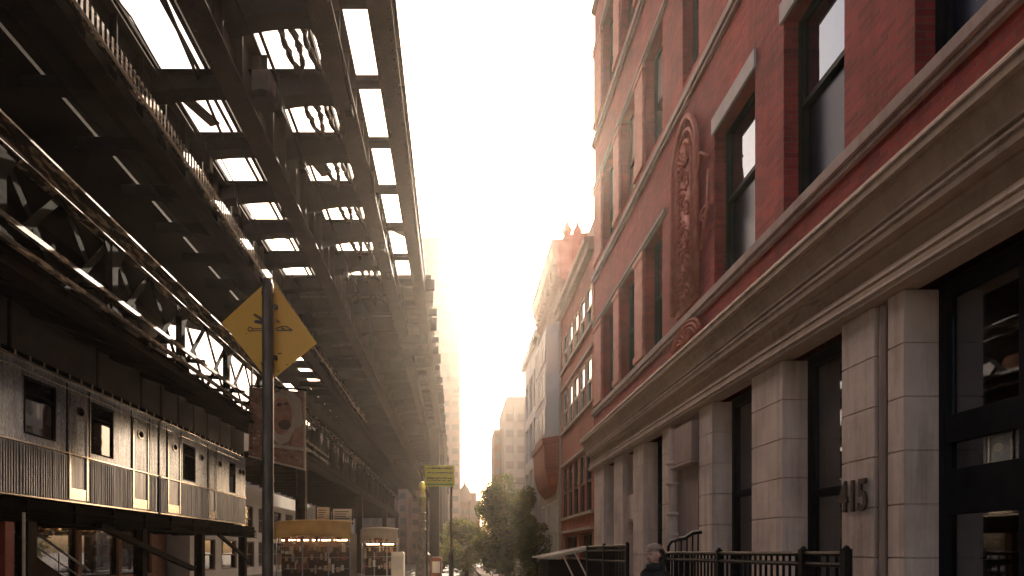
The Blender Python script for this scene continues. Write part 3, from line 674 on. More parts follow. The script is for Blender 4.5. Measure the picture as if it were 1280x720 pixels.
# lattice girder in the plane x = -7.4
XL = -7.4
m_ = MB(); m_.box(XL - .18, XL + .18, -8, YE, H(6.98), H(7.02)); m_.box(XL - .03, XL + .03, -8, YE, H(6.62), H(6.98)); m_.box(XL - .12, XL + .12, -8, YE, H(6.6), H(6.62)); m_.build('top_chord', 'cream_tone', el)
m_ = MB(); m_.box(XL - .2, XL + .2, -8, YE, H(4.6), H(4.64)); m_.box(XL - .03, XL + .03, -8, YE, H(4.64), H(4.9)); m_.box(XL - .12, XL + .12, -8, YE, H(4.9), H(4.92)); m_.build('bottom_chord', 'steel', el)
m_ = MB(); y = 0.0
while y < 70:
    x = XL + .05; m_.bar((x, y, H(4.85)), (x, y + 1.5, H(6.7)), .14, .02, up=(1, 0, 0)); m_.bar((x - .05, y + 1.5, H(4.85)), (x - .05, y, H(6.7)), .14, .02, up=(1, 0, 0))
    y += 1.5 if y < 60 else 3
m_.build('lattice', 'steel_dark', el, kind='stuff')
y = 0.0
if True:
    m_ = MB(); m_.box(XL - .06, XL + .1, y - .1, y + .1, H(4.93), H(6.59)); m_.prism([(y - .4, H(4.93)), (y + .4, H(4.93)), (y + .12, H(5.4)), (y - .12, H(5.4))], XL + .07, XL + .09, 'x')
    m_.prism([(y - .4, H(6.59)), (y + .4, H(6.59)), (y + .12, H(6.1)), (y - .12, H(6.1))], XL + .07, XL + .09, 'x')
go = m_.build('gusset_post', 'steel_dark', el)
for k in range(1, 23): dup_part(go, 3.0 * k)
m_ = MB(); m_.box(-8.2, -8.15, 46, YE, H(4.9), H(8.1)); m_.build('parapet_panel', 'steel', el)
m_ = MB(); m_.box(-7.5, -7.45, 27, YE, H(7.03), H(8.11)); m_.build('fascia_plate', 'steel', el)
m_ = MB(); random.seed(31); y = 27.5
while y < 46:
    h0 = random.uniform(4.95, 6.0); m_.box(-7.95 + random.uniform(-.2, .2), -7.9 + random.uniform(0, .1), y, y + random.uniform(.3, 1.1), H(h0), H(h0 + random.uniform(.3, 1.6))); y += random.uniform(.5, 1.5)
m_.build('cable_clutter', 'steel', el, kind='stuff')
m_ = MB(); y = 27.0
while y < 46: m_.bar((-7.85, y, H(4.9)), (-7.85, y + .9, H(6.9)), .12, .02, up=(1, 0, 0)); m_.bar((-7.9, y + .9, H(4.9)), (-7.9, y, H(6.9)), .12, .02, up=(1, 0, 0)); y += .9
m_.build('inner_lattice', 'steel', el, kind='stuff')
# cream conduits running below the girder
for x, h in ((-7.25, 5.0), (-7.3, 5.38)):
    m_ = MB(); m_.box(x - .04, x + .04, -6, 32, H(h), H(h) + .09); m_.build('conduit', 'cream_tone', el)
# lower bracket deck between girder and panels
m_ = MB(); y = 1.0
while y < 27: m_.bar((-7.4, y, H(4.75)), (-10.1, y, H(5.75)), .3, .22); m_.bar((-7.4, y, H(5.6)), (-10.1, y, H(5.8)), .1, .1); y += 1.55
m_.build('bracket', 'steel_dark', el)
m_ = MB(); m_.box(-9.95, -9.75, -6, 27, H(5.78), H(5.98)); m_.box(-8.8, -8.65, -6, 27, H(5.3), H(5.5)); m_.build('stringer', 'steel_dark', el)
# sheet metal panels above the train
ys = [7.5, 10.6, 12.7, 15.8, 18.0, 19.2, 20.4, 21.6, 22.8, 24.0, 25.2]
for i in range(len(ys) - 1):
    m_ = MB(); m_.box(-10.2, -10.12, ys[i] + .06, ys[i + 1] - .06, H(4.62), H(5.72)); m_.build('panel', 'panel', el, bevel=.01)
m_ = MB(); m_.box(-10.3, -10.22, -6, 27, H(4.4), H(5.8)); m_.box(-10.18, -10.02, -6, 27, H(4.5), H(4.6)); m_.build('panel_backing', 'steel_dark', el)
# soffit of the lower deck past the train
m_ = MB(); m_.box(-13, -7.62, 27.2, YE, H(4.45), H(4.9)); m_.box(-7.62, -7.3, 27.2, YE, H(4.3), H(4.59)); m_.build('lower_deck', 'steel', el)
m_ = MB(); y = 27.4
while y < 70: m_.box(-12.8, -7.62, y, y + .16, H(4.2), H(4.449)); y += 1.5
m_.build('soffit_beam', 'steel', el)
# added roof out of view, hides the sky behind the deck slit
m_ = MB(); m_.prism([(-7.0, H(9.3)), (-9.6, H(9.82)), (-9.6, H(9.94)), (-7.0, H(9.42))], -8, 26, 'y'); m_.prism([(-9.6, H(9.82)), (-13.5, H(10.6)), (-13.5, H(10.7)), (-9.6, H(9.94))], -8, 26, 'y'); m_.box(-13.5, -13.4, -8, 26, H(8.1), H(10.6)); m_.box(-13.4, -10.5, -8, 27, H(6.35), H(6.5)); m_.build('sky_blocker', 'steel_dark', el)
# columns
def column(x, y, w, top, mat='steel', name='column'):
    m_ = MB(); z = top
    for sx in (-1, 1): m_.box(x + sx * w / 2 - .02, x + sx * w / 2 + .02, y - w / 2, y + w / 2, .1, z)
    m_.box(x - w / 2 + .021, x + w / 2 - .021, y - .02, y + .02, .1, z); zz = .4
    while zz < z - .4:
        m_.bar((x - w / 2, y - w / 2 + .02, zz), (x + w / 2, y - w / 2 + .02, zz + w), .05, .015, up=(0, 1, 0)); m_.bar((x + w / 2, y - w / 2 + .04, zz), (x - w / 2, y - w / 2 + .04, zz + w), .05, .015, up=(0, 1, 0)); zz += w
    m_.box(x - w * .8, x + w * .8, y - w * .8, y + w * .8, 0, .1)
    return m_.build(name, mat, el)
for y in (34, 43, 52, 61, 70): column(-1.3, y, .55, H(7.45))
for y in (-2, 26.8, 43, 58, 70): column(XL, y, .42, H(4.6), 'steel_brown')
# trackway the train stands on
m_ = MB(); m_.box(-13, -9.75, -6, 27, H(1.08), H(1.2)); m_.box(-9.75, -9.71, -6, 27, H(.72), H(1.2)); m_.box(-9.9, -9.6, -6, 27, H(.68), H(.72)); m_.box(-9.7, -9.62, -6, 27, H(.95), H(1.02))
for dz in (.80, .88): m_.tube([(-9.62, -6, H(dz)), (-9.62, 27, H(dz))], .02, 6)
m_.build('trackway_girder', 'steel_dark', el)
m_ = MB(); y = -5
while y < 27: m_.box(-9.74, -9.64, y, y + .05, H(.73), H(1.19)); m_.box(-12.9, -9.76, y, y + .2, H(.75), H(1.07)); y += 1.6
m_.build('trackway_beam', 'steel', el)
for y, mm in ((12.7, 'steel_brown'), (17.3, 'steel'), (21.3, 'steel'), (25.6, 'steel')): column(-9.75, y, .26, H(.68), mm)
m_ = MB(); m_.bar((-9.5, 14.9, H(.7)), (-9.5, 20.2, -.6 + EZ), .16, .16); m_.bar((-9.5, 22.4, H(.7)), (-9.5, 25.4, H(-.3)), .12, .12); m_.build('knee_brace', 'steel', el)
m_ = MB(); m_.tube([(-9.3, 12.05, .13), (-9.3, 12.05, H(.85))], .03, 8); m_.build('drainpipe', 'cream', el)
m_ = MB(); m_.box(-9.9, -9.66, 12.0, 12.25, .13, H(.66)); m_.build('column', 'red_paint', el, bevel=.01, label='red painted steel column')

# cable coils hanging in the open cells
def coil(x, y):
    m_ = MB(); n = 28; pts = []; rs = []
    for k in range(n + 1):
        t = 2 * math.pi * k / n; pts.append((x + .105 * math.cos(t) + random.uniform(-.008, .008), y + .47 * math.sin(t), H(7.86) + .03 * math.sin(3 * t))); rs.append(.042 + .016 * math.sin(k * 2.3))
    m_.tube(pts, rs, 7, cap=False)
    pts2 = [(px_ + .03 * math.sin(i * 1.7), py_ * 1 + 0, pz_ + .06) for i, (px_, py_, pz_) in enumerate(pts)]
    m_.tube(pts2, .025, 6, cap=False); return m_
ci = 0
ordn = ['nearest', 'second', 'third', 'fourth', 'fifth', 'sixth', 'seventh']
for i in range(7):
    yc = base_y + 1.4 * (i - 1) + .7 - .02
    for j, x in enumerate((-2.55, -2.2)):
        o = coil(x, yc).build('cable_coil', 'steel_brown')
        m_ = MB(); m_.box(x - .02, x + .02, yc + .4, yc + .66, H(7.80), H(7.84)); m_.build('hook', 'steel', o)
        tag(o, '%s cable coil of the %s pair from the top, hung between the cross beams' % ('left' if j == 0 else 'right', ordn[i] if i else 'topmost'), 'cable coil', 'cable coils hung in the open cells of the elevated railway')
# junction box
jb = thing('junction_box', 'grey metal junction box bolted under a cross beam at the top of the photo', 'junction box', (-2.95, 8.6, H(7.1)))
m_ = MB(); m_.box(-3.1, -2.8, 8.45, 8.75, H(6.98), H(7.3)); m_.build('housing', 'kerb', jb, bevel=.03)
m_ = MB(); m_.lathe(-2.95, 8.6, [(.17, H(6.98)), (.2, H(6.94)), (.17, H(6.86)), (.1, H(6.84))], 12); m_.build('cover', 'steel', jb)
m_ = MB(); m_.box(-3.0, -2.9, 8.58, 8.62, H(7.3), H(7.62)); m_.box(-3.15, -2.75, 8.5, 8.7, H(7.3), H(7.33)); m_.build('bracket', 'steel', jb)

# ================================================================ TRAIN
def train_car(y0, y1, label, windows, ovals, doors):
    X = -10.0; t = thing('train_car', label, 'train car', (X, (y0 + y1) / 2, H(1.2)), 'cars of the silver train')
    hb, hbelt, he = 1.32, 2.52, 4.4
    ops = [(a, b, H(c), H(d_)) for a, b, c, d_ in windows]
    m_ = MB(); facade(m_, X, y0, y1, H(hbelt), H(he), ops, .1, out=1)
    m_.box(X - 2.8, X - .02, y0, y0 + .02, H(hb), H(he)); m_.box(X - 2.8, X - .02, y1 - .02, y1, H(hb), H(he))
    m_.add([(X - 2.8, y0, H(hb)), (X - 2.8, y1, H(hb)), (X - 2.8, y1, H(he)), (X - 2.8, y0, H(he))], [(0, 1, 2, 3)])
    body = m_.build('body', 'train', t)
    # fluted skirt
    m_ = MB(); m_.box(X - 2.8, X - .012, y0, y1, H(hb), H(hbelt) - .002); y = y0 + .05
    while y < y1 - .06:
        if not any(a - .04 < y < b for a, b in doors): m_.box(X - .012, X + .022, y, y + .035, H(hb) + .01, H(hbelt) - .03)
        y += random.choice((.07, .07, .08, .1))
    m_.build('fluted_skirt', 'train_flute', t, bevel=.006)
    # mouldings
    for z, hh, dx in ((hbelt, .05, .045), (he - .02, .07, .07), (he - .2, .03, .03), (hb - .04, .05, .03)):
        m_ = MB(); m_.box(X - .05, X + dx, y0, y1, H(z), H(z) + hh); m_.build('moulding', 'train_bright', t, bevel=.008)
    # roof
    prof_ = [(X - .02, H(he) + .05)] + [(X - 1.4 + 1.38 * math.cos(a), H(he) + .05 + .42 * math.sin(a)) for a in [k * math.pi / 12 for k in range(1, 12)]] + [(X - 2.8, H(he) + .05)]
    m_ = MB(); m_.prism(prof_, y0, y1, 'y'); 
    y = y0 + .3
    while y < y1: m_.box(X - .25, X + .0, y, y + .04, H(he) + .05, H(he) + .2); y += .45
    m_.build('roof', 'roofgrey', t)
    for a, b, c, d_ in windows:
        f = MB(); xx = X + .012; w_ = .05
        f.box(X - .06, xx, a, a + w_, H(c), H(d_)); f.box(X - .06, xx, b - w_, b, H(c), H(d_)); f.box(X - .06, xx, a + w_, b - w_, H(d_) - w_, H(d_)); f.box(X - .06, xx, a + w_, b - w_, H(c), H(c) + w_)
        f.box(X - .055, X - .005, a + w_, b - w_, H(d_) - .42, H(d_) - .38)
        f = f.build('window', 'frame', t, bevel=.012); p = MB(); p.box(X - .05, X - .04, a + w_, b - w_, H(c) + w_, H(d_) - w_); p.build('pane', 'glass', f)
    for y, h in ovals:
        m_ = MB(); m_.prism(arc(y, H(h), .17, .14, 0, 2 * math.pi, 20)[:-1], X + .001, X + .03, 'x'); o_ = m_.build('vent', 'train_bright', t)
        m_ = MB(); m_.prism(arc(y, H(h), .13, .1, 0, 2 * math.pi, 20)[:-1], X + .031, X + .036, 'x'); m_.build('pane', 'glass', o_)
    for a, b in doors:
        m_ = MB()
        m_.box(X + .001, X + .03, a, a + .07, H(hb) + .05, H(he) - .22); m_.box(X + .001, X + .03, b - .07, b, H(hb) + .05, H(he) - .22); m_.box(X + .001, X + .03, a + .07, b - .07, H(he) - .28, H(he) - .22)
        m_.box(X + .001, X + .012, a + .07, b - .07, H(hb) + .05, H(hb) + .35)
        m_.build('door', 'train_bright', t, bevel=.008)
        m_ = MB(); m_.box(X + .0005, X + .006, a - .09, a - .03, H(hb), H(he) - .05); m_.box(X + .0005, X + .006, b + .03, b + .09, H(hb), H(he) - .05); m_.build('door_gap', 'steel_dark', t)
    # bogies
    for yy in (y0 + 1.4, y1 - 1.4):
        m_ = MB()
        for s in (-.5, .5): m_.prism([(yy + s + .32 * math.cos(a), H(1.2) + .05 + .0 + .0 + .0 + .0 + .06 * 0 + .0 + .32 * 0 + .0) if False else (yy + s + .05 * math.cos(a), H(1.26) + .05 * math.sin(a)) for a in [k * math.pi / 6 for k in range(12)]], X - 2.3, X - .4, 'x')
        m_.box(X - .6, X - .3, yy - .8, yy + .8, H(1.21), H(1.3)); m_.build('bogie', 'steel_dark', t)
    return t
train_car(11.05, 18.75, 'nearest silver train car with two tall dark windows at the left edge', [(12.95, 14.0, 2.75, 4.1), (15.35, 16.35, 2.7, 4.12)], [(14.88, 3.72), (17.75, 3.72)], [(14.45, 15.2), (17.3, 18.2)])
train_car(18.9, 26.6, 'far silver train car with two slim dark windows next to the diamond sign pole', [(20.5, 21.5, 2.65, 4.0), (24.7, 25.4, 2.65, 4.0)], [(19.9, 3.72), (22.0, 3.72), (23.7, 3.72), (25.9, 3.72), (26.25, 3.72)], [(19.4, 20.3), (22.6, 23.3)])
train_car(3.2, 10.9, 'silver train car before the nearest one, mostly out of view', [(4.6, 5.6, 2.7, 4.1), (7.6, 8.6, 2.7, 4.1)], [(6.2, 3.72)], [(5.9, 6.7)])
cp = MB()
for y in (18.76, 10.91): cp.box(-12.4, -10.1, y, y + .13, H(1.4), H(4.2))
# ================================================================ LEFT BACKGROUND
lb = thing('shop_building', 'weathered brick shop building behind the train on the left pavement', 'building', (-14.5, 12, 0))
w = MB(); spans = [(-4 + k * 2.6, -2.4 + k * 2.6) for k in range(12)]
o5 = [(a, b, 5.4, 7.2) for a, b in spans] + [(a, b, 8.6, 10.3) for a, b in spans] + [(a - .3, b + .5, .6, 3.0) for a, b in spans]
facade(w, -14.5, -6, 28, 0, 18, o5, .3, out=1); w.add([(-14.5, 28, 0), (-24, 28, 0), (-24, 28, 18), (-14.5, 28, 18)], [(0, 1, 2, 3)]); w.add([(-14.5, -6, 0), (-24, -6, 0), (-24, -6, 18), (-14.5, -6, 18)], [(0, 1, 2, 3)])
w.add([(-14.5, -6, 18), (-24, -6, 18), (-24, 28, 18), (-14.5, 28, 18)], [(0, 1, 2, 3)])
w.build('wall', 'brick_left', lb)
for a, b in spans:
    sash(lb, -14.6, a, b, 5.4, 7.2, out=1, fm='cream', up='glass', lo='glass'); sash(lb, -14.6, a, b, 8.6, 10.3, out=1, fm='cream', up='glass', lo='glass')
random.seed(21)
for i, (a, b) in enumerate(spans):
    sash(lb, -14.62, a - .3, b + .5, .6, 3.0, out=1, fm='frame', up='clear', lo='clear', rail=.8)
# lit goods in the shop windows (visible under the train)
gi = 0
placew = ['between the posts', 'behind the slanting brace', 'beside the far post', 'behind the brown column']
for a, b in spans:
    if not (12 < a < 27): continue
    sh = thing('display_shelf', 'warmly lit shelf of goods in the shop window %s under the train' % placew[gi % 4], 'shelf', (-15.4, a, .3), 'lit display shelves in the shop windows'); gi += 1
    m_ = MB()
    for z in (.9, 1.4, 1.9, 2.4): m_.box(-15.6, -15.1, a - .2, b + .4, z, z + .03)
    m_.box(-15.7, -15.6, a - .25, b + .45, .3, 2.9); m_.build('shelving', 'cream', sh)
    for z in (.93, 1.43, 1.93, 2.43):
        y = a - .15
        while y < b + .3:
            w_ = random.uniform(.08, .2); h_ = random.uniform(.12, .4); m_ = MB(); m_.box(-15.4, -15.15, y, y + w_, z, z + h_); m_.build('goods', random.choice(CLUT), sh); y += w_ + random.uniform(.02, .1)
    m_ = MB(); m_.box(-15.5, -15.2, a, b, 2.95, 2.99); m_.build('glow_strip', 'goods_glow', sh)  # added glowing strip that brightens the shelf goods
# low pale shops farther along on the left
b6 = thing('pale_shop_row', 'low pale shop building seen under the elevated railway beyond the newsstands', 'building', (-13.5, 50, 0))
w = MB(); o6 = [(29 + k * 3, 31 + k * 3, 2.9, 4.6) for k in range(14)] + [(29 + k * 3, 31.2 + k * 3, .6, 2.3) for k in range(14)]
facade(w, -13.4, 28.2, 74, 0, 5.9, o6, .3, out=1); w.add([(-13.4, 28.2, 0), (-22, 28.2, 0), (-22, 28.2, 5.9), (-13.4, 28.2, 5.9)], [(0, 1, 2, 3)]); w.add([(-13.4, 28.2, 5.9), (-22, 28.2, 5.9), (-22, 74, 5.9), (-13.4, 74, 5.9)], [(0, 1, 2, 3)])
w.build('wall', 'white_facade', b6)
for a, b, c, d_ in o6: sash(b6, -13.5, a, b, c, d_, out=1, fm='frame_brown', up='glass', lo='glass')
# station stair with slanting side boards (lower left)
st = thing('station_staircase', 'reddish brown station staircase with slanting side boards under the train at the left', 'staircase', (-10.8, 13, 0))
m_ = MB()
for x in (-10.6, -12.0): m_.bar((x, 11.6, H(1.0)), (x, 16.2, -.1 + .2), .08, .42, up=(0, 0, 1))
m_.build('side_board', 'steel_brown', st)
m_ = MB()
for k in range(14): y = 11.8 + k * .31; z = H(.85) - k * .175; m_.box(-11.95, -10.65, y, y + .3, z - .04, z)
m_.build('tread', 'wood_tie', st)
for x in (-10.6, -12.0):
    m_ = MB(); m_.tube([(x, 11.6, H(1.75)), (x, 16.2, 1.05)], .035, 8); m_.tube([(x, 11.6, H(1.4)), (x, 16.2, .7)], .02, 8)
    for k in range(5): y = 11.8 + k * 1.05; z = H(1.0) - (y - 11.6) * .543; m_.bar((x, y, z), (x, y, z + .78), .03, .03)
    m_.build('handrail', 'train_flute', st)

# ================================================================ SIGNS
ds = thing('diamond_sign', 'large amber diamond warning sign with a small black emblem on a tall dark pole', 'sign', (-2.09, 6.4, 0))
Ys = 6.3; k = Ys / 700
def S(px, py, y=Ys): return ((px - 570) * y / 700, H((690 - py) * y / 700))
m_ = MB(); m_.lathe(S(338.5, 0)[0], 6.2, [(.062, 0), (.062, S(0, 356, 6.2)[1]), (.045, S(0, 352, 6.2)[1] + .02)], 14); 
for z in (S(0, 372)[1], S(0, 460)[1], 1.6, 2.4): m_.lathe(S(338.5, 0)[0], 6.2, [(.066, z - .02), (.069, z), (.066, z + .02)], 14)
m_.build('pole', 'pole', ds, smooth=False)
dia = [S(277, 403), S(333, 352), S(341, 351), S(396, 429), S(341, 474), S(334, 474)]
m_ = MB(); m_.prism(dia, Ys, Ys + .012, 'y'); pl = m_.build('sign_plate', 'sign_yellow', ds, bevel=.004)
def strokes(lst, y, mat, parent, name, w=.012, f=S):
    m_ = MB()
    for s_ in lst:
        pts = [f(a, b) for a, b in s_[0]]; ww = s_[1] * w
        for (x0, z0), (x1, z1) in zip(pts[:-1], pts[1:]):
            dx, dz = x1 - x0, z1 - z0; L = math.hypot(dx, dz) or 1; nx, nz = -dz / L * ww / 2, dx / L * ww / 2; ex, ez_ = dx / L * ww * .3, dz / L * ww * .3
            m_.prism([(x0 + nx - ex, z0 + nz - ez_), (x1 + nx + ex, z1 + nz + ez_), (x1 - nx + ex, z1 - nz + ez_), (x0 - nx - ex, z0 - nz - ez_)], y - .003, y - .0005, 'y')
    return m_.build(name, mat, parent)
em = [([(319, 394), (331, 401)], 2.2), ([(318, 393), (324, 398), (332, 405)], 1.6), ([(319, 402), (332, 405)], 2.4), ([(320, 401), (330, 402)], 1.6), ([(346, 400), (349, 402)], 1.2), ([(345, 403), (350, 403)], 1),
      ([(310, 412), (311, 409.5), (314, 409), (316, 411.5), (314, 414), (311, 414), (310, 412)], .8), ([(316, 411), (334, 410)], .7), ([(316, 413.5), (325, 413), (334, 416)], .8),
      ([(345, 411), (351, 408.5), (358, 408), (365, 412.5)], 1.0), ([(346, 413), (357, 413), (365, 413)], 1.2), ([(352, 410), (357, 413)], 1.4), ([(333, 418), (336, 418)], .6),
      ([(348, 442), (350, 442)], 1), ([(351, 442), (352, 442)], .9), ([(325, 453), (327, 454.5)], .7), ([(358, 456), (360, 456)], .7), ([(365, 454), (369, 453)], .6), ([(347, 464), (349, 464)], .7), ([(307, 417), (308, 417)], .6)]
strokes(em, Ys, 'black_faded', ds, 'sign_print')  # printed black emblem of the diamond plate, not letters
m_ = MB()
for z in (S(0, 385)[1], S(0, 448)[1]): m_.box(S(338.5, 0)[0] - .08, S(338.5, 0)[0] + .08, 6.255, 6.298, z - .02, z + .02)
m_.build('clamp', 'pole', ds)
# small lemon sign
ys_ = thing('parking_sign', 'small lemon yellow notice on a thin post at the end of the elevated railway', 'sign', (-.55, 20, 0))
S2 = lambda px, py: S(px, py, 20.0)
(xa, za), (xb, zb) = S2(531, 608), S2(568, 582)
m_ = MB(); m_.box(xa, xb, 20.0, 20.03, za, zb); m_.build('sign_plate', 'sign_lemon', ys_, bevel=.008)
random.seed(5); rows = []
for r0, hh in ((585.5, 1.0), (591, .7), (597.5, .9), (600.5, .6)):
    x = 534.0
    while x < 565:
        l = random.uniform(.8, 2.2); rows.append(([(x, r0 + random.uniform(-.5, .5)), (x + l, r0 + random.uniform(-.5, .5))], hh * (2.6 if random.random() < .5 else 1.6))); x += l + random.uniform(.5, 1.4)
strokes(rows, 20.0, 'black_faded', ys_, 'sign_print', .016, S2)
strokes([([(533, 605.5), (566, 605.5)], 3)], 20.0, 'green_line', ys_, 'stripe', .016, S2)
m_ = MB(); x = S2(564, 0)[0]; m_.lathe(x, 20.08, [(.04, 0), (.04, zb - .1)], 10); m_.lathe(x, 20.08, [(.09, .0), (.09, 1.5), (.06, 1.6)], 10); x2 = S2(533.5, 0)[0]; m_.lathe(x2, 20.08, [(.03, 0), (.03, zb - .1)], 10)
for z in (1.8, 2.6, 3.2): m_.lathe(x, 20.08, [(.05, z), (.06, z + .03), (.05, z + .06)], 10)
m_.build('post', 'pole', ys_)
# ornate cream street lamp / clock post left of the lemon sign
lp = thing('street_lamp', 'cream ornate lamp post with a small globe left of the lemon yellow notice', 'lamp post', (-1.22, 20.6, 0))
x = -1.24; y = 20.6
m_ = MB(); m_.lathe(x, y, [(.36, 0), (.36, .3), (.28, .4), (.24, 1.2), (.3, 1.35), (.3, 1.5), (.2, 1.6), (.24, 1.9), (.16, 2.05), (.13, 2.2)], 14); m_.build('base', 'cream_worn', lp)
m_ = MB(); m_.lathe(x, y, [(.12, 2.2), (.11, 3.3), (.15, 3.45), (.17, 3.6), (.11, 3.7), (.1, 3.85)], 14)
for z in (2.4, 2.7, 3.0): m_.lathe(x, y, [(.12, z), (.15, z + .03), (.12, z + .06)], 14)
m_.build('shaft', 'cream_worn', lp)
m_ = MB(); m_.lathe(x, y, [(.05, 3.85), (.13, 3.92), (.15, 4.02), (.1, 4.14), (.03, 4.2)], 14); m_.build('globe', 'cream', lp, smooth=True)

# hanging poster on the girder
po = thing('hanging_poster', 'tall hanging poster with an open mouthed painted face behind the diamond sign pole', 'poster', (-6.4, 20, H(3)))
SP = lambda px, py: S(px, py, 20.0)
def poly(lst, y0, y1, mat, name, f=SP): m_ = MB(); m_.prism([f(a, b) for a, b in lst], y0, y1, 'y'); return m_.build(name, mat, po)
poly([(311, 484), (382, 490), (382, 588), (311, 571)], 20.0, 20.06, worn('poster_ground', (.38, .16, .1), (.62, .4, .27), 4, .6, c3=(.8, .65, .48)), 'board')
M['pfl'] = worn('poster_flesh', (.66, .3, .18), (.8, .5, .36), 5, .6); M['pcr'] = worn('poster_cream', (.8, .68, .48), (.9, .82, .66), 4, .6); M['pdk'] = plain('poster_maroon', (.09, .015, .01), .6)
el_ = lambda cx, cy, rx, ry, a=0: [(cx + rx * math.cos(t) * math.cos(a) - ry * math.sin(t) * math.sin(a), cy + rx * math.cos(t) * math.sin(a) + ry * math.sin(t) * math.cos(a)) for t in [k * math.pi / 12 for k in range(24)]]
poly([(340, 493), (352, 488), (365, 490), (376, 500), (377, 512), (380, 530), (374, 534), (366, 540), (361, 552), (350, 556), (340, 548)], 19.992, 19.999, 'pcr', 'painted_hood')
poly(el_(352, 520, 13, 24), 19.984, 19.9905, 'pfl', 'painted_face'); poly(el_(356, 531, 8, 6.5), 19.978, 19.983, 'pdk', 'painted_mouth')
poly(el_(349, 506, 3, 2), 19.978, 19.983, 'pdk', 'painted_eye'); poly(el_(358, 505, 3, 1.8), 19.978, 19.983, 'pdk', 'painted_eye')
poly([(312, 500), (330, 510), (331, 528), (316, 515)], 19.992, 19.999, 'pfl', 'painted_panel'); poly([(368, 536), (381, 532), (381, 560), (364, 556)], 19.99, 19.998, 'pfl', 'painted_panel')
poly([(340, 555), (382, 560), (382, 564), (340, 559)], 19.984, 19.9905, 'pcr', 'painted_stripe'); poly([(380, 490), (382, 490), (382, 588), (380, 587.5)], 19.96, 19.976, 'pcr', 'frame_edge')
poly([(311, 569), (382, 586), (382, 588.5), (311, 571.5)], 19.96, 19.976, 'pcr', 'frame_edge')
random.seed(9)
for k in range(46):
    x_ = random.uniform(313, 378); y_ = random.uniform(536, 566) if x_ < 335 else random.uniform(563, 584)
    l = random.uniform(1.5, 4.5); h_ = random.uniform(.8, 2.4)
    if y_ > 565 + (x_ - 311) * .22: continue
    poly([(x_, y_), (x_ + l, y_ + l * .2), (x_ + l, y_ + h_ + l * .2), (x_, y_ + h_)], 19.986, 19.9915, random.choice(['pcr', 'pfl', 'pdk', CLUT[5], CLUT[0]]), 'painted_patch')
m_ = MB(); m_.bar((-7.3, 20.03, H(5.95)), (-5.35, 20.03, H(5.8)), .06, .06); m_.bar((-7.3, 20.03, H(3.9)), (-7.3, 20.03, H(6.6)), .06, .06); m_.build('bracket', 'steel', po)

# ================================================================ NEWSSTANDS
def newsstand(x0, x1, y, label, mat, zt, zb, group, curve=.15, sd=1, box=True):
    t = thing('newsstand', label, 'newsstand', ((x0 + x1) / 2, y, 0), group)
    random.seed(sd)
    m_ = MB(); m_.box(x0 + .1, x1 - .1, y + .55, y + 1.7, 0, zb + .25); m_.build('kiosk_body', 'steel_brown', t)
    # curved valance awning
    n = 14; m_ = MB(); vs = []
    for i in range(n + 1):
        s = i / n; x = x0 + (x1 - x0) * s; bow = math.sin(math.pi * s)
        vs += [(x, y + .5, zt + .06 * bow), (x, y - .25 * bow, zt - .08 + .05 * bow), (x, y - .32 * bow - .02, zb + curve * bow)]
    for i in range(n):
        for k in range(2): m_.f.append((i * 3 + k, i * 3 + k + 1, i * 3 + k + 4, i * 3 + k + 3))
    m_.v += vs; a_ = m_.build('awning', mat, t, smooth=True); sol = a_.modifiers.new('thick', 'SOLIDIFY'); sol.thickness = .015
    m_ = MB()
    for s in (.02, .36, .7, .98): xx = x0 + (x1 - x0) * s; m_.tube([(xx, y + .1, 0), (xx, y + .1, zb + .1)], .025, 8)
    for z in (.6, 1.0, 1.4, 1.8): m_.tube([(x0 + .05, y + .12, z), (x1 - .05, y + .12, z)], .012, 6)
    m_.build('rack_frame', 'train_flute', t)
    cnt = 0
    for z in (1.25, 1.6, 1.95, .9):
        x = x0 + .12
        while x < x1 - .25 and cnt < 90:
            w_ = random.uniform(.03, .15); h_ = random.uniform(.1, .32); m_ = MB(); yy = y + .02 + random.uniform(0, .12); zz = z + random.uniform(-.08, .08)
            m_.box(x, x + w_, yy, yy + .01, zz, zz + h_)
            m_.build('magazine', random.choice(CLUT), t); cnt += 1; x += w_ + random.uniform(.01, .12)
    m_ = MB(); m_.tube([(x0 + .2, y + .3, zb - .02), (x1 - .2, y + .3, zb - .02)], .025, 6); m_.build('glow_strip', 'goods_glow', t)  # unseen emitter added under the awning to light the magazines
    return t
newsstand(-6.5, -3.75, 20, 'newsstand under an ochre canvas awning packed with magazines right of the sign pole', 'awning_ochre', H(1.12), H(.45), 'newsstands under the railway', sd=2)
newsstand(-4.0, -2.45, 23.5, 'newsstand under a pale grey curved awning between the steel column and the far posts', 'awning_grey', H(1.0), H(.35), 'newsstands under the railway', curve=.25, sd=5)
# billboards above the ochre awning
for i, (a, b, c, d_, lab, mt_) in enumerate(((396, 412, 634, 650, 'pale square notice board standing on the ochre awned newsstand roof', 'cream'), (416, 440, 636, 652, 'wider cream notice board right of the square one above the ochre awning', 'white_facade'))):
    (xa, za), (xb, zb) = S(a, d_, 21.2), S(b, c, 21.2)
    m_ = MB(); m_.box(xa, xb, 21.2, 21.25, za, zb); bo = tag(m_.build('notice_board', mt_, bevel=.01), lab, 'notice board')
    m_ = MB(); m_.box(xa - .04, xa, 21.18, 21.27, za - .1, zb + .05); m_.box(xb, xb + .04, 21.18, 21.27, za - .1, zb + .05); m_.build('post', 'steel', bo)
    random.seed(i); m_ = MB()
    for k in range(4): z = za + (zb - za) * (.2 + .18 * k); m_.box(xa + .06, xb - random.uniform(.08, .25), 21.194, 21.199, z, z + .03)
    m_.build('sign_print', 'steel_brown', bo)
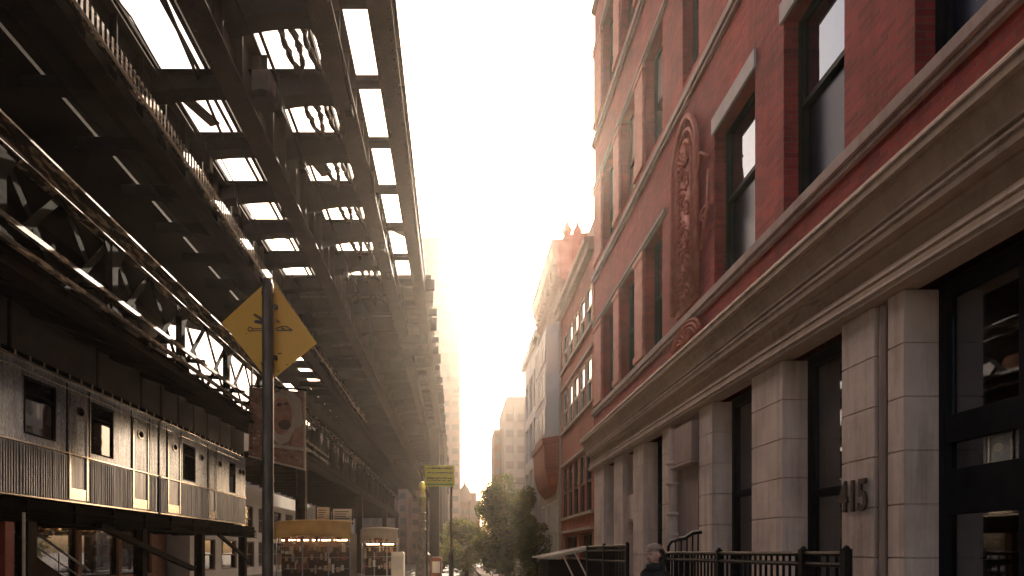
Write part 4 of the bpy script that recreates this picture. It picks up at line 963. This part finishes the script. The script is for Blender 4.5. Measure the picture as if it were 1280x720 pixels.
# kerbside cabinets and newspaper boxes near the lamp post
for i, (x, y, w_, h_, mm, lab) in enumerate(((-2.3, 22, .5, 1.55, 'awning_grey', 'pale newspaper box left of the ornate cream lamp post'), (-.75, 21.2, .42, 1.35, 'brick_brown', 'brown newspaper box between the two posts of the lemon notice'))):
    t = thing('newspaper_box', lab, 'newspaper box', (x, y, 0), 'newspaper boxes')
    m_ = MB(); m_.prism([(x - w_ / 2, .35), (x + w_ / 2, .35), (x + w_ / 2, h_), (x + w_ / 2 - .05, h_ + .06), (x - w_ / 2 + .05, h_ + .06), (x - w_ / 2, h_)], y, y + .45, 'y'); m_.build('housing', mm, t, bevel=.01)
    m_ = MB(); m_.box(x - w_ * .35, x + w_ * .35, y - .012, y - .001, h_ * .6, h_ * .92); m_.build('window', 'glass_pale', t)
    m_ = MB()
    for s in (-1, 1): m_.box(x + s * w_ * .4 - .02, x + s * w_ * .4 + .02, y + .05, y + .4, 0, .35)
    m_.build('leg', 'steel', t)

# ================================================================ RAILINGS, CANOPY, PERSON
def fence(pts, top, label, sp=.095, mid=None, hook=False, bot=.25):
    t = thing('iron_railing', label, 'railing', (pts[0][0], pts[0][1], .13), 'black iron railings')
    rails = MB()
    for z in [top, top - .09, bot] + ([mid] if mid else []): rails.tube([(x, y, z) for x, y in pts], .022, 8)
    rails.build('rail', 'iron', t)
    b_ = MB(); 
    for (xa, ya), (xb, yb) in zip(pts[:-1], pts[1:]):
        L = math.hypot(xb - xa, yb - ya); n = max(1, int(L / sp))
        for k in range(n):
            s = k / n; x, y = xa + (xb - xa) * s, ya + (yb - ya) * s; b_.tube([(x, y, .14), (x, y, top)], .014, 6, cap=False)
    b_.build('bars', 'iron', t, kind='stuff')
    for i in range(0, len(pts)):
        if len(pts) > 6 and i % 4: continue
        x, y = pts[i]; p = MB(); p.box(x - .03, x + .03, y - .03, y + .03, .13, top + .04); p.lathe(x, y, [(.03, top + .04), (.02, top + .06), (.005, top + .07)], 8); p.build('post', 'iron', t)
    return t
fence([(3.1, 8.9), (3.1, 6.6), (3.1, 5.0), (3.1, 4.45)], 1.585, 'long black iron railing in front of the stone piers near the street number')
fence([(3.15, 13.4), (3.15, 11.9), (3.15, 10.3)], 1.72, 'shorter taller black iron railing in front of the far stone piers beside the person', mid=1.42)
t = thing('stair_handrail', 'curved pale topped handrail rising between the two black railings', 'handrail', (3.4, 8.6, .13))
m_ = MB(); m_.tube([(3.3, 8.7, .13), (3.3, 8.7, 1.68), (3.33, 8.65, 1.76), (3.42, 8.6, 1.79), (3.5, 8.58, 1.8), (3.62, 8.56, 1.88), (3.75, 8.55, 1.9)], .022, 8); m_.build('rail', 'iron', t, smooth=True)
m_ = MB()
for x, y, z in ((3.38, 8.62, 1.78), (3.46, 8.6, 1.8), (3.54, 8.58, 1.82), (3.62, 8.57, 1.87), (3.7, 8.56, 1.9)): m_.tube([(x, y, .14), (x, y, z)], .012, 6)
m_.build('bars', 'iron', t, kind='stuff')
m_ = MB(); m_.tube([(3.42, 8.6, 1.825), (3.5, 8.58, 1.835), (3.62, 8.56, 1.915), (3.75, 8.55, 1.935)], .012, 8); m_.build('cap_strip', 'cream', t)
# low canopy
t = thing('entrance_canopy', 'low dark canopy with pale metal edge and slanting struts past the far railing', 'canopy', (3.4, 17.4, 0))
zc_ = 1.6
m_ = MB(); m_.prism([(2.6, 1.46), (2.72, 1.38), (4.2, 1.72), (4.2, 1.8), (2.75, 1.5)], 16.4, 18.6, 'y'); m_.build('cover', 'awning_grey', t, bevel=.02)
m_ = MB(); m_.bar((2.56, 16.36, 1.44), (4.22, 16.36, 1.8), .05, .05); m_.bar((2.56, 16.36, 1.44), (2.56, 18.6, 1.44), .05, .05)
m_.bar((3.1, 16.36, 1.55), (3.5, 16.3, .7), .04, .04); m_.bar((3.45, 16.36, 1.62), (3.85, 16.3, .8), .04, .04); m_.build('frame', 'cream', t)
m_ = MB(); m_.box(2.75, 4.2, 16.6, 18.5, .13, 1.36); m_.build('side_curtain', 'steel_dark', t)

# person (skin-modifier body)
def skinned(name, joints, edges, radii, mat, parent=None, sub=2, root=0):
    me = bpy.data.meshes.new(name); me.from_pydata(joints, edges, []); o = bpy.data.objects.new(name, me); C.objects.link(o)
    sk = o.modifiers.new('skin', 'SKIN'); sb = o.modifiers.new('sub', 'SUBSURF'); sb.levels = sb.render_levels = sub; sk.use_smooth_shade = True
    bpy.context.view_layer.update()
    for v, r in zip(me.skin_vertices[0].data, radii): v.radius = (r, r) if not isinstance(r, tuple) else r
    me.skin_vertices[0].data[root].use_root = True
    bpy.context.view_layer.update(); dg = bpy.context.evaluated_depsgraph_get()
    m2 = bpy.data.meshes.new_from_object(o.evaluated_get(dg)); bpy.data.objects.remove(o)
    m2.materials.clear(); m2.materials.append(M[mat]); m2.polygons.foreach_set('use_smooth', [True] * len(m2.polygons))
    o2 = bpy.data.objects.new(name, m2); C.objects.link(o2)
    if parent: o2.parent = parent
    return o2
pe = thing('person', 'person with dark hair, beige cap and dark coat walking beside the railing', 'person', (2.32, 6.55, .13))
pe.rotation_euler = (0, 0, R(-68))   # local -y is the way they face: towards the street, partly to the camera
J = [(0, 0, .80), (0, .01, 1.0), (0, .02, 1.16), (0, .01, 1.255), (0, 0, 1.32),                 # pelvis..neck (0-4)
     (.09, 0, .76), (.1, -.1, .44), (.1, .02, .08), (.1, -.14, .035),                                # leg (5-8)
     (-.09, 0, .76), (-.1, .08, .44), (-.1, .24, .1), (-.1, .12, .035),                              # leg (9-12)
     (.175, .01, 1.2), (.23, .02, .96), (.22, -.12, .76), (.215, -.16, .70),                        # arm (13-16)
     (-.175, .01, 1.2), (-.23, .05, .96), (-.24, -.03, .74), (-.24, -.06, .67)]
E = [(0, 1), (1, 2), (2, 3), (3, 4), (0, 5), (5, 6), (6, 7), (7, 8), (0, 9), (9, 10), (10, 11), (11, 12), (2, 13), (13, 14), (14, 15), (15, 16), (2, 17), (17, 18), (18, 19), (19, 20)]
Rr = [(.15, .12), (.135, .11), (.17, .115), (.1, .09), (.055, .055), .09, .06, .042, .03, .09, .06, .042, .03, .065, .048, .036, .025, .065, .048, .036, .025]
body = skinned('body', J, E, Rr, 'coat', pe)
# head, face, hands in skin
hm = bmesh.new(); bmesh.ops.create_uvsphere(hm, u_segments=32, v_segments=24, radius=1)
for v in hm.verts:
    x, y, z = v.co
    jaw = 1 - .28 * max(0, -z) ** 1.3; px_, py_, pz_ = x * .073 * jaw, y * .092 * (1 - .12 * max(0, -z)), z * .112
    if y < 0 and abs(z) < .9: py_ *= .93
    # nose, brow, sockets, lips, chin
    fr = max(0, -y)
    py_ -= .022 * fr * math.exp(-(x / .16) ** 2) * math.exp(-((z + .14) / .17) ** 2)
    for s in (-1, 1): py_ += .012 * fr * math.exp(-((x - s * .36) / .17) ** 2) * math.exp(-((z - .06) / .1) ** 2)
    py_ -= .006 * fr * math.exp(-((z - .24) / .08) ** 2); py_ -= .008 * fr * math.exp(-(x / .3) ** 2) * math.exp(-((z + .47) / .07) ** 2); py_ -= .01 * fr * math.exp(-(x / .3) ** 2) * math.exp(-((z + .82) / .15) ** 2)
    v.co = (px_, py_, pz_ + 1.435)
me = bpy.data.meshes.new('head'); hm.to_mesh(me); hm.free(); me.materials.append(M['skin']); me.polygons.foreach_set('use_smooth', [True] * len(me.polygons))
ho = bpy.data.objects.new('head', me); C.objects.link(ho); ho.parent = pe
def blob(name, mat, cx, cy, cz, rx, ry, rz, parent, cut=None, n=24, jit=0):
    b = bmesh.new(); bmesh.ops.create_uvsphere(b, u_segments=n, v_segments=n, radius=1)
    if cut: bmesh.ops.delete(b, geom=[v for v in b.verts if cut(v.co)], context='VERTS')
    for v in b.verts: q = 1 + random.uniform(-jit, jit); v.co = (cx + v.co.x * rx * q, cy + v.co.y * ry * q, cz + v.co.z * rz * q)
    m_ = bpy.data.meshes.new(name); b.to_mesh(m_); b.free(); m_.materials.append(M[mat]); m_.polygons.foreach_set('use_smooth', [True] * len(m_.polygons))
    o = bpy.data.objects.new(name, m_); C.objects.link(o); o.parent = parent; return o
blob('neck', 'skin', 0, .005, 1.33, .05, .05, .08, pe)
hair = blob('hair', 'hair', 0, .03, 1.445, .086, .1, .12, pe, cut=lambda c: c.y < -.25 - .5 * max(0, c.z) and c.z < .62, jit=.02)
blob('hair', 'hair', 0, .085, 1.37, .08, .07, .13, pe, jit=.04)
blob('cap', 'hat', 0, .005, 1.475, .092, .108, .1, pe, cut=lambda c: c.z < .15, jit=.006)
for s in (-1, 1):
    blob('eye', 'black', s * .027, -.081, 1.44, .011, .006, .006, pe, n=10); blob('ear', 'skin', s * .073, .008, 1.43, .01, .02, .03, pe, n=10)
blob('lips', 'terracotta', 0, -.092, 1.383, .02, .007, .008, pe, n=10)
for s, hx, hy, hz in ((1, .215, -.165, .695), (-1, -.24, -.065, .665)):
    jn = [(hx, hy, hz), (hx, hy - .02, hz - .045)]; ed = [(0, 1)]; rd = [.024, .03]
    for f in range(4):
        ox = (-.024 + f * .016); L = (.032, .038, .036, .028)[f]; i = len(jn)
        jn += [(hx + ox, hy - .03, hz - .075), (hx + ox, hy - .035, hz - .075 - L), (hx + ox, hy - .02, hz - .075 - L * 1.7)]; ed += [(1, i), (i, i + 1), (i + 1, i + 2)]; rd += [.0095, .009, .007]
    i = len(jn); jn += [(hx - s * .035, hy - .04, hz - .05), (hx - s * .042, hy - .055, hz - .085)]; ed += [(0, i), (i, i + 1)]; rd += [.011, .008]
    skinned('hand', jn, ed, rd, 'skin', pe, sub=1)
# coat skirt + scarf
m_ = MB(); m_.lathe(0, .01, [(.2, .5), (.185, .75), (.165, .98)], 20); o = m_.build('coat_skirt', 'coat', None, smooth=True); o.parent = pe
m_ = MB(); m_.lathe(0, .005, [(.085, 1.24), (.1, 1.28), (.095, 1.33), (.07, 1.345)], 16); o = m_.build('scarf', 'coat', None, smooth=True); o.parent = pe
for s, y in ((.1, -.1), (-.1, .15)):
    b = MB(); b.prism([(y - .11, 0), (y + .12, 0), (y + .12, .1), (y + .02, .12), (y - .1, .05)], s - .045, s + .045, 'x'); o = b.build('shoe', 'iron', None, bevel=.015); o.parent = pe

# ================================================================ TREES
def tree(x, y, h, rx, rz, label, n=5200, seed=1, leaf=.1, zc=None, group='street trees'):
    random.seed(seed); t = thing('street_tree', label, 'tree', (x, y, 0), group)
    zc = zc or h - rz
    tr = MB(); tr.tube([(x, y, 0), (x + .05, y, h * .3), (x - .04, y, h * .55), (x, y, h * .85)], [.14, .11, .08, .03], 9)
    tips = []
    for k in range(12):
        a = random.uniform(0, 6.28); z0 = h * random.uniform(.28, .65); L = rx * random.uniform(.55, .95); p1 = (x + L * .5 * math.cos(a), y + L * .5 * math.sin(a), z0 + L * .45); p2 = (x + L * math.cos(a), y + L * math.sin(a), z0 + L * random.uniform(.6, 1.1))
        tr.tube([(x, y, z0), p1, p2], [.05, .03, .012], 6); tips.append(p2)
    tr.build('trunk', 'bark', t, smooth=True)
    cl = []
    for k in range(46):
        while True:
            u, v, w_ = (random.uniform(-1, 1) for _ in range(3))
            if .25 < u * u + v * v + w_ * w_ < 1: break
        taper = 1 - .35 * max(0, w_)
        cl.append((x + u * rx * taper, y + v * rx * taper, zc + w_ * rz, random.uniform(.16, .36) * min(rx, rz) * 1.2))
    m_ = MB()
    for k in range(n):
        cx, cy, cz, cr = random.choice(cl)
        d_ = Vector((random.gauss(0, 1), random.gauss(0, 1), random.gauss(0, 1))).normalized() * cr * random.uniform(.45, 1.12)
        p = Vector((cx, cy, cz)) + d_; L = leaf * random.uniform(.6, 1.3)
        a = Vector((random.gauss(0, 1), random.gauss(0, 1), random.gauss(0, .6))).normalized(); b = a.orthogonal().normalized() * .5
        m_.add([p - a * L * .5, p + b * L * .45, p + a * L * .5, p - b * L * .45], [(0, 1, 2, 3)])
    m_.build('crown', 'leaf', t); return t
tree(2.75, 30, 5.8, 1.75, 2.7, 'large dark green street tree in front of the grey and brown towers', n=22000, seed=3, leaf=.19)
tree(3.5, 25, 3.4, .85, 1.5, 'small leafy tree below the brown corbel beside the low canopy', n=7000, seed=8, leaf=.13, zc=1.65)
tree(.75, 38, 3.7, 1.75, 1.75, 'low light green tree left of the large dark tree', n=12000, seed=11, leaf=.2)
tree(-.3, 50, 4.2, 1.2, 1.3, 'farthest small tree between the lemon notice and the low light green tree', n=6000, seed=13, leaf=.22)

# ================================================================ HAZE
m = bpy.data.materials.new('haze_air'); m.use_nodes = True; nt = m.node_tree; nt.nodes.clear()
o = nt.nodes.new('ShaderNodeOutputMaterial'); v = nt.nodes.new('ShaderNodeVolumePrincipled')
v.inputs['Color'].default_value = (1, .90, .80, 1); v.inputs['Density'].default_value = .0006; v.inputs['Anisotropy'].default_value = .84
nt.links.new(v.outputs[0], o.inputs['Volume'])
hz = MB(); hz.box(-40, 40, -52, 98, -1.0, 50); hz.build('haze', m, kind='stuff')

# ================================================================ LIGHT, SKY, CAMERA
SUN_EL, SUN_AZ = 27.3, 8.0      # degrees; azimuth from +Y (down the street) towards +X
w = bpy.data.worlds.new('World'); bpy.context.scene.world = w; w.use_nodes = True; nt = w.node_tree
bg = nt.nodes['Background']; sky = nt.nodes.new('ShaderNodeTexSky'); sky.sky_type = 'NISHITA'; sky.sun_disc = False
sky.sun_elevation = R(SUN_EL); sky.sun_rotation = R(SUN_AZ); sky.air_density = 1.0; sky.dust_density = 6.0; sky.ozone_density = .6
mx = nt.nodes.new('ShaderNodeMix'); mx.data_type = 'RGBA'; mx.blend_type = 'MULTIPLY'; mx.inputs[0].default_value = 1; mx.inputs[7].default_value = (1.0, .82, .70, 1)
nt.links.new(sky.outputs[0], mx.inputs[6]); nt.links.new(mx.outputs[2], bg.inputs[0]); bg.inputs[1].default_value = .14
sl = bpy.data.lights.new('sun', 'SUN'); sl.energy = 5; sl.angle = R(.5); sl.color = (1, .84, .66); so = bpy.data.objects.new('sun', sl); C.objects.link(so)
dv = Vector((math.sin(R(SUN_AZ)) * math.cos(R(SUN_EL)), math.cos(R(SUN_AZ)) * math.cos(R(SUN_EL)), math.sin(R(SUN_EL))))
so.rotation_euler = dv.to_track_quat('Z', 'Y').to_euler(); so.location = (0, 0, 60)
cam = bpy.data.cameras.new('camera'); co = bpy.data.objects.new('camera', cam); C.objects.link(co); co.location = (0, 0, EZ); co.rotation_euler = (R(90), 0, 0)
cam.sensor_width = 36; cam.lens = 700 / 1280 * 36; cam.shift_x = 70 / 1280; cam.shift_y = 330 / 1280; cam.clip_end = 3000; cam.clip_start = .05
s = bpy.context.scene; s.camera = co
s.view_settings.view_transform = 'Standard'; s.view_settings.look = 'None'; s.view_settings.exposure = 1.55; s.view_settings.gamma = 1
s.render.engine = 'CYCLES'; s.cycles.use_denoising = True
try: s.cycles.denoiser = 'OPENIMAGEDENOISE'
except Exception: pass
s.cycles.max_bounces = 6; s.cycles.diffuse_bounces = 3; s.cycles.glossy_bounces = 3; s.cycles.transparent_max_bounces = 8; s.cycles.volume_bounces = 0
s.cycles.sample_clamp_indirect = 6
